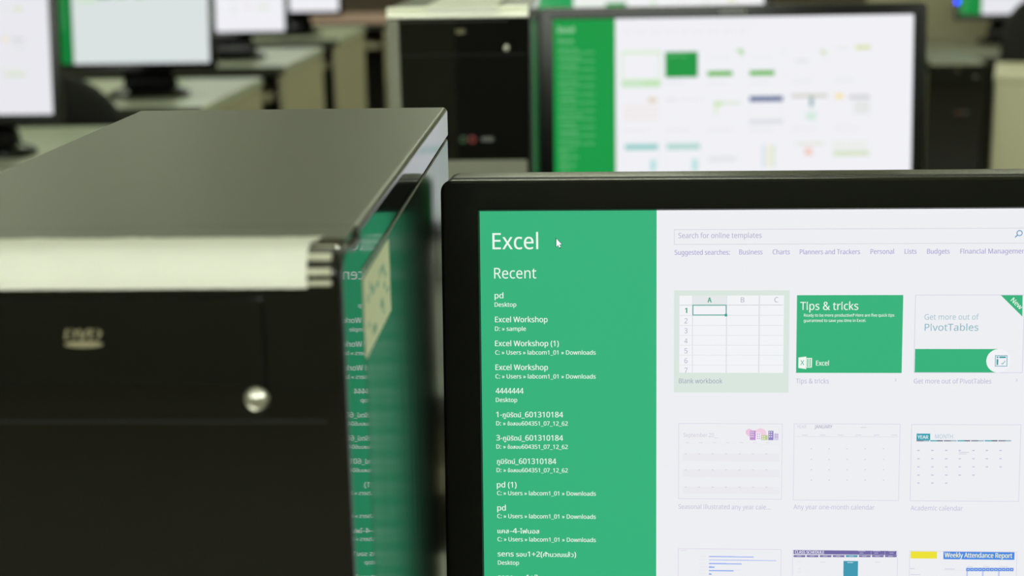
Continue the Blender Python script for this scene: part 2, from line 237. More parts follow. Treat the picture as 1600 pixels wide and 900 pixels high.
'd': (493, '354,609 425,609 425,0 368,0 358,58 354,58 345,46 335,35 323,24 310,15 296,7 279,1 262,-4 242,-7 221,-8 171,-2 128,17 92,48 65,91 49,146 44,214 49,282 66,338 93,381 128,413 171,432 221,438 243,437 262,434 280,429 296,423 310,416 323,407 335,397 345,386 354,374 359,374 359,383 358,393 356,405 355,418 355,429 354,438|231,379 196,374 168,359 146,334 130,300 120,260 117,213 120,165 130,125 146,93 168,69 197,55 232,51 273,55 305,67 328,88 343,117 352,154 355,200 355,213 352,263 343,304 329,336 306,360 274,375'),
'e': (452, '234,438 269,435 301,427 329,414 354,396 374,373 390,346 402,315 409,281 411,244 411,201 117,201 122,157 134,119 154,90 181,69 215,56 254,52 280,53 305,56 327,60 348,66 370,73 392,82 392,20 370,11 349,4 327,-1 304,-5 279,-7 251,-8 212,-5 176,3 143,17 114,36 90,61 70,91 56,126 47,167 44,212 47,257 55,297 68,333 86,364 108,390 134,411 164,426 198,435|233,380 202,377 175,366 154,348 137,323 125,293 119,257 338,257 336,281 333,302 326,322 318,338 306,353 292,364 276,373 256,378'),
'f': (276, '227,613 244,613 259,612 274,609 287,606 300,603 310,599 292,544 283,546 273,549 262,552 251,554 239,555 228,556 206,553 189,545 175,532 166,513 160,489 158,458 158,430 266,430 266,375 158,375 158,0 87,0 87,375 12,375 12,408 87,432 87,457 89,492 95,522 104,547 116,568 132,585 152,597 174,606 199,612'),
'g': (493, '221,438 248,436 273,431 297,422 319,409 338,393 355,373 359,373 369,430 425,430 425,-7 423,-46 416,-80 404,-109 388,-135 367,-155 341,-172 310,-183 274,-190 233,-192 202,-192 174,-189 147,-186 122,-180 99,-174 78,-165 78,-100 99,-110 123,-118 149,-125 177,-130 206,-133 237,-134 271,-130 300,-119 324,-101 341,-77 352,-48 355,-13 355,4 355,11 356,21 356,32 357,43 357,51 358,57 354,57 338,37 320,21 299,8 275,-1 250,-6 221,-8 170,-2 126,18 91,51 65,95 49,149 44,214 49,278 65,332 91,377 126,411 169,431|230,379 207,376 187,370 169,359 153,344 140,326 130,303 123,277 119,247 117,213 120,165 130,124 146,92 169,68 197,54 232,50 253,51 271,53 288,58 303,65 315,74 326,85 336,98 343,113 349,131 353,151 355,173 356,197 356,214 355,251 350,282 343,309 332,331 319,348 302,362 281,371 257,377'),
'h': (496, '68,609 139,609 139,431 139,420 138,410 138,399 137,389 136,379 135,370 140,370 149,385 161,397 174,407 188,416 204,424 221,429 238,434 255,436 273,437 306,435 335,430 360,421 382,408 399,391 413,370 423,344 429,314 431,280 431,0 361,0 361,275 358,307 351,333 338,353 319,367 295,376 265,379 235,377 210,370 189,360 173,347 160,329 150,308 144,283 140,254 139,222 139,0 68,0'),
'i': (207, '139,430 68,430 68,0 139,0|104,591 115,590 124,586 133,580 140,572 144,560 145,546 144,532 140,521 133,512 124,506 115,502 104,501 93,502 83,506 75,512 68,521 64,532 63,546 64,560 68,572 75,580 83,586 93,590'),
'j': (207, '68,430 139,430 139,-64 137,-90 133,-113 126,-133 116,-151 103,-166 87,-177 67,-186 44,-191 18,-192 5,-192 -7,-191 -18,-190 -27,-188 -36,-185 -44,-183 -44,-126 -36,-128 -28,-130 -19,-132 -10,-133 -1,-134 9,-134 25,-132 39,-128 51,-120 61,-108 66,-90 68,-67|104,591 115,590 124,586 133,580 140,572 144,560 145,546 144,532 140,521 133,512 124,506 115,502 104,501 93,502 83,506 75,512 68,521 64,532 63,546 64,560 68,572 75,580 83,586 93,590'),
'k': (428, '68,609 138,609 138,291 138,282 137,270 137,257 136,244 135,232 135,221 138,221 142,226 146,232 152,240 159,248 165,256 172,264 178,272 184,279 189,285 326,430 409,430 235,246 421,0 336,0 187,200 138,158 138,0 68,0'),
'l': (207, '68,609 139,609 139,0 68,0'),
'm': (750, '266,438 298,436 325,430 349,420 369,406 386,388 398,366 402,366 418,388 438,406 461,420 486,430 512,436 540,438 584,434 621,421 649,401 669,371 681,330 685,280 685,0 615,0 615,277 613,308 606,333 594,353 577,367 555,376 528,379 490,374 460,362 438,342 423,315 414,280 411,237 411,0 342,0 342,277 341,298 337,317 332,333 325,347 315,359 303,367 289,374 272,377 253,379 227,377 204,370 185,360 170,347 158,329 150,308 144,283 140,255 139,223 139,0 68,0 68,430 125,430 136,371 140,371 149,385 160,398 173,409 186,418 201,425 217,431 233,435 249,437'),
'n': (496, '275,438 322,434 361,421 391,401 413,371 426,330 431,280 431,0 361,0 361,275 358,307 351,333 338,353 319,367 295,376 265,379 222,374 189,361 166,338 151,308 142,269 139,223 139,0 68,0 68,430 125,430 136,371 140,371 150,385 162,398 175,409 190,418 206,425 222,431 239,435 257,437'),
'o': (485, '244,438 281,435 316,426 347,412 374,392 398,367 417,336 431,301 439,261 442,216 440,181 436,150 428,121 417,95 404,71 388,51 369,33 348,18 324,7 299,-1 271,-6 241,-8 214,-6 188,-1 163,7 140,18 119,33 100,51 84,71 70,95 59,121 51,150 46,181 44,216 47,261 55,301 68,336 87,367 110,392 137,412 169,426 204,435|242,379 202,374 171,359 147,335 130,303 120,263 117,216 119,184 123,154 130,128 141,105 155,86 172,71 192,59 216,53 243,51 270,53 294,59 314,71 331,86 345,105 356,128 363,154 367,184 369,216 367,248 363,277 355,303 345,325 331,344 314,359 294,370 270,376'),
'p': (493, '273,438 322,432 365,413 401,383 428,339 444,284 449,216 447,170 439,129 427,93 410,62 390,37 365,17 337,3 306,-5 272,-8 251,-7 231,-4 213,1 197,7 182,15 170,24 158,33 148,44 139,55 134,55 135,45 136,33 137,20 138,7 139,-5 139,-16 139,-192 68,-192 68,430 126,430 136,371 139,371 148,383 158,394 170,405 182,414 197,422 213,429 231,434 251,437|260,379 296,374 325,359 348,334 363,302 373,262 376,217 375,186 371,157 364,131 354,108 341,88 326,72 308,60 286,53 261,51 233,53 208,59 188,70 172,85 159,103 150,126 144,152 140,182 139,216 139,229 141,261 145,289 152,313 161,333 174,349 190,362 210,371 233,377'),
'q': (493, '221,438 253,436 280,429 304,419 324,405 341,389 355,371 358,371 369,430 425,430 425,-192 354,-192 354,-9 355,1 355,13 355,25 356,37 357,48 358,58 354,58 340,40 323,25 303,11 279,1 251,-6 219,-8 170,-2 128,17 93,48 66,91 49,146 44,214 47,261 54,302 67,338 83,368 104,393 129,413 157,427 188,435|231,379 196,374 167,359 145,334 130,300 120,260 117,213 120,165 130,126 146,93 168,70 197,55 233,51 260,52 284,58 304,67 320,79 333,96 342,116 349,140 353,168 355,199 355,213 352,263 343,305 328,337 305,361 273,375'),
'r': (331, '269,438 277,438 286,437 295,437 304,436 312,435 319,433 310,368 303,370 296,371 287,372 279,373 271,374 264,374 248,373 232,369 217,363 202,355 189,346 176,334 166,321 156,305 149,289 143,270 140,251 139,229 139,0 68,0 68,430 126,430 134,351 137,351 147,367 158,381 170,395 183,407 198,418 214,426 231,433 249,437'),
's': (384, '202,438 228,437 252,434 275,430 298,424 319,417 339,409 315,353 297,360 278,366 258,372 238,377 218,379 197,380 171,379 149,374 131,366 118,356 111,343 108,328 109,317 113,307 119,298 127,290 139,282 154,274 172,266 193,256 219,246 245,236 268,226 289,215 306,203 321,191 333,176 341,159 346,140 348,119 346,92 339,69 327,49 311,32 292,18 268,6 241,-2 210,-6 176,-8 148,-7 122,-5 99,-1 78,5 59,11 42,19 42,83 60,75 81,67 104,60 128,54 153,50 178,49 211,51 236,57 256,66 269,79 277,94 280,112 279,123 276,132 271,141 264,150 253,158 239,167 222,176 200,185 174,196 148,206 124,217 103,228 84,239 69,252 57,266 48,283 43,302 41,324 46,358 61,386 85,408 118,425 157,435'),
't': (289, '103,528 144,528 144,430 269,430 269,375 144,375 144,127 146,103 153,83 163,69 177,58 193,52 212,50 222,50 233,51 245,53 255,54 264,56 272,59 272,5 263,1 253,-2 240,-4 226,-6 213,-8 200,-8 178,-7 157,-3 138,4 120,13 104,27 91,44 82,66 76,93 74,125 74,375 13,375 13,409 75,437'),
'u': (496, '63,430 135,430 135,153 137,122 145,96 158,76 176,62 200,53 230,51 260,53 285,59 306,69 323,82 336,100 345,121 352,146 356,175 357,206 357,430 427,430 427,0 370,0 359,57 356,57 346,43 334,31 321,20 306,11 290,4 273,-1 256,-5 238,-7 220,-8 187,-6 159,-1 134,8 112,21 95,38 81,59 71,85 65,114 63,148'),
'v': (407, '0,430 75,430 167,176 171,164 176,151 180,137 185,123 189,109 193,96 197,83 199,72 201,63 204,63 207,72 210,84 214,96 218,110 222,124 227,138 232,152 237,165 241,176 332,430 407,430 244,0 163,0'),
'w': (630, '9,431 82,431 141,201 145,186 149,170 153,154 157,139 160,124 163,109 166,96 168,84 169,73 172,73 174,80 176,88 178,97 180,107 182,117 185,128 187,138 190,149 193,160 196,170 199,180 201,188 277,431 354,431 428,188 432,176 436,163 440,149 444,135 447,122 451,109 454,96 456,84 457,74 460,74 462,84 464,95 466,108 469,122 473,137 477,153 481,169 485,185 489,201 549,431 621,431 502,1 419,1 346,243 342,254 339,265 336,276 333,287 330,297 328,308 325,317 323,326 321,335 319,343 317,351 316,357 313,357 312,351 310,343 308,335 306,326 304,317 302,307 299,297 297,286 294,275 291,264 287,253 284,242 207,1 127,1'),
'x': (424, '22,430 102,430 213,268 322,430 402,430 253,220 410,0 330,0 213,172 94,0 14,0 170,220'),
'y': (409, '1,430 76,430 169,185 174,171 179,157 184,144 188,130 193,117 196,105 200,92 203,80 205,68 209,68 212,83 217,100 224,121 231,142 238,164 245,186 333,430 409,430 224,-59 213,-85 201,-108 188,-130 173,-148 157,-164 138,-176 117,-185 94,-191 67,-192 55,-192 44,-192 34,-190 25,-189 16,-188 9,-186 9,-130 15,-131 22,-132 30,-133 38,-134 47,-135 56,-135 72,-134 86,-131 99,-126 110,-118 121,-110 130,-99 138,-87 145,-73 152,-59 174,-2'),
'z': (377, '45,430 340,430 340,377 112,55 346,55 346,0 31,0 31,47 262,375 45,375'),
'»': (408, '81,378 217,217 217,206 81,45 31,75 144,212 31,349|240,378 376,217 376,206 240,45 190,75 302,212 190,349'),
'ข': (379, '101,384 117,383 130,380 142,375 151,368 159,360 164,351 168,340 171,327 171,314 170,298 167,284 163,272 156,261 150,250 142,239 135,228 128,217 123,206 119,194 116,180 115,164 115,123 116,104 120,87 126,74 133,64 142,56 153,50 165,47 177,44 190,44 211,46 229,51 243,60 253,73 259,90 261,110 261,380 323,380 323,107 319,74 308,46 290,23 264,6 230,-4 190,-7 150,-3 116,7 89,25 69,49 57,81 53,119 53,162 54,183 58,201 63,216 70,229 77,241 84,251 91,261 98,270 104,279 109,287 112,297 113,307 112,316 110,323 106,328 100,331 94,334 87,334 82,334 76,333 70,331 63,329 57,327 51,325 37,369 46,374 57,378 68,381 80,383 91,384'),
'ค': (426, '213,387 263,383 303,370 333,350 353,321 366,286 370,243 370,0 308,0 308,243 305,271 297,294 284,312 265,325 241,333 212,336 184,333 160,325 142,312 129,294 121,271 118,243 118,166 120,165 131,181 143,193 157,201 174,206 195,208 220,209 243,209 243,159 220,159 194,157 173,154 156,147 143,138 133,128 126,116 121,103 119,89 118,74 118,0 56,0 56,243 60,286 73,321 94,350 124,370 163,383'),
'ณ': (630, '195,387 220,386 244,381 267,374 289,364 307,351 323,333 335,312 342,286 345,257 345,124 347,99 353,79 364,64 378,53 395,47 415,45 432,47 449,51 463,59 476,70 487,83 496,99 502,117 506,136 508,158 508,380 569,380 569,0 519,0 515,60 512,60 502,41 488,24 470,11 449,1 426,-5 402,-7 369,-4 341,6 316,22 298,46 287,78 283,119 283,250 282,271 277,288 270,302 261,314 250,322 238,328 224,332 209,335 194,336 171,334 151,329 133,320 120,307 112,292 109,273 188,236 182,202 166,201 151,195 138,187 128,174 122,156 120,134 120,73 121,64 123,56 127,51 132,47 140,44 149,44 154,44 158,44 163,45 167,46 171,47 175,48 184,3 175,0 167,-3 158,-5 150,-6 142,-7 135,-7 122,-6 109,-4 97,-1 86,5 77,12 69,21 63,34 59,48 58,66 58,133 60,159 66,180 77,196 90,207 106,216 125,223 126,225 46,254 46,277 48,296 54,315 64,332 78,348 95,361 116,372 140,380 166,385'),
'ต': (441, '155,387 171,386 184,383 197,379 207,372 215,363 221,351 223,351 229,363 237,372 248,379 261,383 275,386 291,387 318,384 342,376 360,363 374,344 382,320 385,290 385,0 323,0 323,289 322,305 318,318 311,326 303,331 293,335 282,336 269,335 260,331 252,326 247,318 243,307 241,294 202,294 199,308 194,319 187,327 179,332 170,335 161,336 144,332 130,321 119,303 112,277 107,242 105,197 106,167 109,139 113,115 119,94 128,77 140,63 155,53 175,46 198,44 207,45 215,45 221,46 227,47 233,48 239,49 245,2 237,-1 229,-3 220,-5 210,-6 200,-7 191,-7 155,-4 125,5 101,20 81,40 67,64 56,93 49,125 45,160 44,198 45,240 49,277 57,307 66,332 79,353 94,368 112,378 133,385'),
'น': (425, '56,380 118,380 118,130 120,104 127,83 139,67 155,55 176,47 200,45 230,49 255,59 276,76 290,99 299,127 302,160 302,380 364,380 364,0 313,0 310,56 307,56 296,39 282,24 263,11 241,1 216,-5 187,-7 161,-5 138,-1 117,7 99,18 84,33 72,51 63,72 58,97 56,126'),
'บ': (419, '56,380 118,380 118,137 120,108 128,85 140,67 158,55 180,47 209,44 237,47 261,55 278,67 291,85 298,108 301,137 301,380 363,380 363,137 359,95 347,59 327,31 298,10 259,-3 209,-7 159,-3 120,10 92,31 72,59 60,95 56,137'),
'ฟ': (473, '397,517 458,517 382,0 321,0 258,207 255,217 252,229 249,241 246,256 243,273 240,292 237,292 235,279 233,267 231,257 229,247 226,238 224,230 222,222 220,214 218,207 155,0 94,0 28,380 92,380 116,215 117,209 118,200 119,188 121,173 123,157 124,140 127,122 128,105 130,87 134,87 136,100 139,114 142,127 146,141 149,155 153,170 157,185 161,201 166,217 213,380 263,380 310,217 314,201 319,185 323,170 327,155 330,141 334,127 337,114 339,100 342,87 345,87 346,106 348,123 350,139 351,155 353,169 354,182 356,195 357,206 358,215'),
'ภ': (418, '203,387 231,385 257,381 282,373 305,363 324,349 340,331 352,310 360,285 362,256 362,0 300,0 300,250 297,278 288,300 272,316 252,327 228,333 202,336 176,334 153,328 135,318 121,305 112,290 110,273 189,236 183,202 167,201 153,195 141,186 133,173 127,155 126,132 126,65 123,40 117,21 107,8 93,0 78,-5 61,-7 53,-7 45,-6 37,-5 29,-3 21,0 13,3 20,46 24,46 27,45 31,44 35,43 39,42 43,42 50,43 55,45 59,49 62,54 63,61 64,70 64,135 66,161 71,181 80,197 92,208 107,217 126,223 126,225 46,254 46,277 49,295 55,313 65,330 79,346 97,360 119,371 144,380 172,385'),
'ม': (426, '62,380 123,380 123,160 125,138 129,118 136,100 145,83 157,70 171,59 187,51 206,47 227,45 252,47 272,55 288,67 299,83 306,104 308,130 308,380 370,380 370,126 368,97 363,72 354,51 342,33 327,18 309,7 289,-1 265,-5 239,-7 211,-5 185,1 163,11 143,24 129,41 119,60 116,60 112,0 62,0'),
'ร': (338, '181,387 203,386 224,384 244,381 262,377 277,371 290,365 290,313 281,316 272,320 260,324 248,327 235,330 222,333 208,335 194,336 179,336 151,335 129,330 113,322 103,312 96,301 94,290 95,280 98,272 103,264 110,257 120,251 133,244 149,237 168,230 190,222 212,214 232,206 251,196 268,186 283,174 295,160 304,144 310,125 311,104 310,85 305,67 297,50 286,34 270,20 250,9 226,0 197,-5 163,-7 136,-6 111,-3 87,1 65,7 45,13 28,20 46,70 56,66 67,62 79,58 92,54 105,51 120,48 134,46 149,45 164,44 187,46 208,51 225,58 239,69 247,82 250,98 249,109 246,118 241,126 234,133 225,140 214,147 201,153 186,160 168,166 140,175 116,185 94,195 75,206 60,219 48,233 40,248 34,267 33,287 34,306 40,323 48,339 61,353 77,365 97,374 121,381 149,386'),
'ล': (396, '196,387 219,386 240,383 259,379 276,373 291,365 304,355 315,343 324,330 331,314 336,297 339,278 340,257 340,0 291,232 212,227 155,221 110,209 76,191 53,167 39,137 34,102 38,70 48,43 66,21 91,6 122,-4 160,-7 171,-7 182,-6 192,-5 203,-3 212,0 221,3 212,49 205,48 199,46 193,45 186,44 179,43 171,43 149,45 131,49 116,58 105,69 99,84 96,103 99,124 108,141 123,154 146,164 178,172 221,176 291,181|168,386 142,383 118,378 97,372 79,365 64,359 64,301 83,311 103,320 124,327 145,332 167,335 190,336 219,334 242,328 258,317 270,302 277,280 279,253 279,0'),
'ว': (341, '121,387 160,384 194,376 223,362 246,344 265,321 279,294 289,263 296,229 298,191 293,135 279,86 256,46 224,17 183,-1 132,-7 115,-6 97,-4 80,-1 63,3 45,10 26,19 46,67 56,61 68,56 80,51 94,47 109,45 126,44 157,49 184,61 206,82 222,111 231,148 234,191 231,234 221,270 205,299 182,319 152,332 114,336 100,335 85,333 69,331 55,327 41,322 29,316 29,368 43,374 58,379 73,383 89,385 105,387'),
'ส': (397, '310,405 370,405 369,391 366,379 360,367 353,357 344,348 333,341 321,335 308,330 295,327 260,359 272,362 283,367 294,373 303,382 308,392|196,387 219,386 240,383 258,379 274,372 287,361 297,348 311,339 323,328 330,313 336,297 339,278 340,257 340,0 291,232 212,227 155,221 110,209 76,191 53,167 39,137 34,102 38,70 48,43 66,21 91,6 122,-4 160,-7 171,-7 182,-6 192,-5 203,-3 212,0 221,3 212,49 205,48 199,46 193,45 186,44 179,43 171,43 149,45 131,49 116,58 105,69 99,84 96,103 99,124 108,141 123,154 146,164 178,172 221,176 291,181|168,386 142,383 118,378 97,372 79,365 64,359 64,301 83,311 103,320 124,327 145,332 167,335 190,336 219,334 242,328 258,317 270,302 277,280 279,253 279,0'),
'อ': (398, '183,387 221,384 254,376 282,362 305,344 323,321 337,293 347,261 352,226 354,187 353,148 347,114 338,83 326,56 308,34 287,16 260,3 228,-4 191,-7 145,-3 108,10 79,32 58,63 46,104 42,155 42,165 42,175 43,186 43,196 44,207 45,218 191,218 191,169 103,169 103,155 104,128 108,106 113,87 121,72 130,61 142,53 156,47 171,44 189,43 209,44 227,48 243,55 258,65 269,79 279,98 286,122 290,151 291,187 290,219 286,247 280,271 271,291 259,307 244,320 225,329 202,334 175,336 161,335 146,334 132,332 119,329 105,325 92,321 79,315 67,309 54,302 54,360 64,365 75,369 88,373 102,377 117,380 132,383 149,385 166,387'),
'ั': (0, '-218,540 -166,531 -167,529 -168,526 -169,522 -170,518 -170,514 -171,510 -170,504 -168,499 -165,494 -161,490 -154,488 -146,488 29,488 29,440 -150,440 -168,441 -183,444 -196,449 -207,455 -215,462 -222,470 -226,479 -229,488 -230,498 -229,505 -228,513 -226,520 -224,528 -221,535'),
'ำ': (282, '107,387 130,386 151,382 170,377 186,368 200,357 211,342 219,325 224,303 225,279 225,0 164,0 164,270 162,290 157,307 148,320 135,329 118,334 96,336 79,335 64,333 49,329 35,324 21,318 7,311 7,366 17,371 31,375 46,380 65,384 85,386|-111,549 -89,547 -71,541 -55,533 -44,520 -37,505 -35,486 -37,468 -44,452 -55,440 -71,431 -89,426 -111,424 -132,426 -151,431 -166,440 -177,452 -184,468 -186,486 -184,505 -177,520 -166,533 -151,541 -132,547|-111,516 -121,515 -129,512 -136,508 -140,502 -143,495 -144,486 -143,478 -140,471 -136,465 -129,460 -121,457 -111,456 -101,457 -92,460 -86,465 -81,471 -78,478 -77,486 -78,495 -81,502 -86,508 -92,512 -101,515'),
'ิ': (0, '-306,490 -62,490 -62,440 -356,440 -356,467'),
'ู': (0, '-236,-44 -221,-46 -209,-49 -200,-55 -194,-64 -191,-74 -189,-87 -189,-110 -188,-119 -186,-126 -181,-132 -174,-137 -165,-140 -153,-141 -140,-140 -131,-137 -124,-132 -119,-126 -117,-119 -116,-110 -116,-46 -62,-46 -62,-114 -64,-135 -72,-152 -85,-166 -102,-176 -125,-182 -152,-184 -179,-182 -202,-176 -219,-166 -232,-153 -240,-136 -243,-116 -243,-104 -243,-97 -245,-92 -249,-90 -253,-89 -258,-89 -265,-90 -269,-49 -263,-47 -256,-46 -250,-45 -244,-45 -240,-44'),
'แ': (394, '67,380 128,380 128,74 129,64 131,56 135,51 141,47 148,44 157,44 162,44 166,44 171,45 175,46 180,47 184,49 192,3 183,0 175,-3 166,-5 158,-6 150,-7 142,-7 130,-6 118,-4 106,-1 95,5 86,12 78,21 72,34 68,48 67,66|256,380 318,380 318,74 318,64 321,56 325,51 330,47 337,44 347,44 351,44 355,44 360,45 364,46 369,47 373,49 381,3 373,0 364,-3 356,-5 348,-6 339,-7 331,-7 319,-6 307,-4 295,-1 285,5 275,12 267,21 261,34 257,48 256,66'),
'ไ': (211, '7,573 202,573 202,524 186,522 171,517 157,508 147,493 140,473 138,447 138,311 76,311 76,435 77,451 78,465 81,477 85,488 89,497 94,504 100,511 106,516 112,521 112,524 -9,524|76,380 138,380 138,74 139,64 141,56 145,51 150,47 158,44 167,44 171,44 176,44 180,45 185,46 189,47 193,49 202,3 193,0 185,-3 176,-5 168,-6 160,-7 152,-7 140,-6 128,-4 116,-1 105,5 95,12 87,21 81,34 78,48 76,66'),
'้': (0, '-197,583 -180,581 -165,576 -154,567 -145,556 -140,543 -138,528 -139,516 -142,505 -148,495 -155,486 -163,478 -171,472 -178,489 -40,489 -40,440 -255,440 -255,471 -246,473 -236,476 -227,479 -218,483 -210,487 -202,493 -197,499 -194,506 -193,514 -193,519 -195,524 -198,528 -202,531 -208,533 -214,534 -219,534 -224,533 -229,531 -233,529 -237,528 -241,526 -255,564 -246,571 -235,576 -224,579 -214,581 -205,582'),
'์': (0, '-114,521 -19,521 -19,473 -98,473 -106,472 -114,471 -120,468 -125,463 -127,458 -128,450 -128,447 -128,443 -127,440 -125,436 -124,432 -122,429 -175,420 -178,426 -181,432 -183,440 -185,448 -186,456 -187,464 -186,473 -184,483 -180,491 -175,499 -168,506 -158,512 -146,517 -131,520'),
}
SPACE_ADV = 209
from mathutils.geometry import tessellate_polygon
GEO = {}
def glyph(c):
    if c not in GEO:
        adv, d = GLYPHS[c]
        loops = [[Vector((*[int(q)/1000 for q in p.split(',')], 0)) for p in l.split(' ')] for l in d.split('|')]
        GEO[c] = (adv/1000, [(v.x, v.y) for l in loops for v in l], tessellate_polygon(loops))
    return GEO[c]
def text_geo(s, bold=0.0, shear=0.0):
    """outline of a line of text as (verts, faces), unit size, plus its left and right ends"""
    vs, fs, pen = [], [], 0.0
    for c in s:
        if c == ' ': pen += SPACE_ADV/1000; continue
        adv, v, f = glyph(c)
        for off in ((0.0,) if bold <= 0 else (-bold, bold)):
            k = len(vs)
            vs += [(pen+x+off+shear*y, y) for x, y in v]; fs += [tuple(i+k for i in t) for t in f]
        pen += adv
    xs = [v[0] for v in vs]
    return vs, fs, min(xs), max(xs)
CAP = max(v[1] for v in text_geo('H')[0])

PX = 0.443/1600          # one screen pixel
class Screen:
    """a lit display: flat shapes and writing in its own pixels, one mesh"""
    def __init__(s, tint='near'):
        s.v = []; s.f = []; s.fm = []; s.mats = []; s.tint = tint
        s.remap = (lambda c: c)
    def mi(s, rgb):
        rgb = tuple(int(c) for c in s.remap(rgb))
        m = emis('lit pixels %d %d %d' % rgb, rgb)
        if m not in s.mats: s.mats.append(m)
        return s.mats.index(m)
    def poly(s, pts, rgb, layer=1):
        b = len(s.v)
        for x, y in pts: s.v.append((x*PX, -layer*2.5e-5, -y*PX))
        s.f.append(tuple(range(b, b+len(pts)))); s.fm.append(s.mi(rgb))
    def rect(s, x0, y0, x1, y1, rgb, layer=1):
        s.poly([(x0, y0), (x0, y1), (x1, y1), (x1, y0)], rgb, layer)
    def frame(s, x0, y0, x1, y1, rgb, w=1.0, layer=2):
        s.rect(x0, y0, x1, y0+w, rgb, layer); s.rect(x0, y1-w, x1, y1, rgb, layer)
        s.rect(x0, y0, x0+w, y1, rgb, layer); s.rect(x1-w, y0, x1, y1, rgb, layer)
    def disc(s, cx, cy, r, rgb, layer=2, n=40):
        s.poly([(cx+r*math.cos(-2*math.pi*k/n), cy+r*math.sin(-2*math.pi*k/n)) for k in range(n)], rgb, layer)
    def text(s, t, x0, x1, base, cap, rgb, layer=4, bold=0.0, rot=0):
        vs, fs, a, b = text_geo(t, bold)
        sx = (x1-x0)/(b-a); sy = cap/CAP
        k = len(s.v); ca, sa = math.cos(rot), math.sin(rot)
        for x, y in vs:
            px, py = (x-a)*sx, -y*sy
            s.v.append(((x0+px*ca-py*sa)*PX, -layer*2.5e-5, -(base+px*sa+py*ca)*PX))
        m = s.mi(rgb)
        for f in fs: s.f.append(tuple(i+k for i in f)); s.fm.append(m)
    def mesh(s, name='screen'):
        me = bpy.data.meshes.new(name); me.from_pydata(s.v, [], s.f)
        for m in s.mats: me.materials.append(m)
        me.polygons.foreach_set('material_index', s.fm)
        me.update()
        return me

# pose of the near display, used to turn measured points into display pixels
def head_axes(yaw, tilt):
    ux = Vector((math.cos(yaw), math.sin(yaw), 0)); n0 = Vector((math.sin(yaw), -math.cos(yaw), 0))
    n = math.cos(tilt)*n0+math.sin(tilt)*Vector((0, 0, 1))
    d = n.cross(ux)
    if d.z > 0: d = -d
    return ux, n, d
NEAR = dict(tl=Vector((-0.04851, 0.66178, 1.12535)), yaw=-0.01576, tilt=0.11419)
NAX = head_axes(NEAR['yaw'], NEAR['tilt'])
def P(u, v):
    r = rr*((u-800)/CAM_F)+dd*((v-450)/CAM_F)+fw
    t = (NEAR['tl']-EYE).dot(NAX[1])/r.dot(NAX[1])
    q = EYE+r*t-NEAR['tl']
    return q.dot(NAX[0])/PX, q.dot(NAX[2])/PX

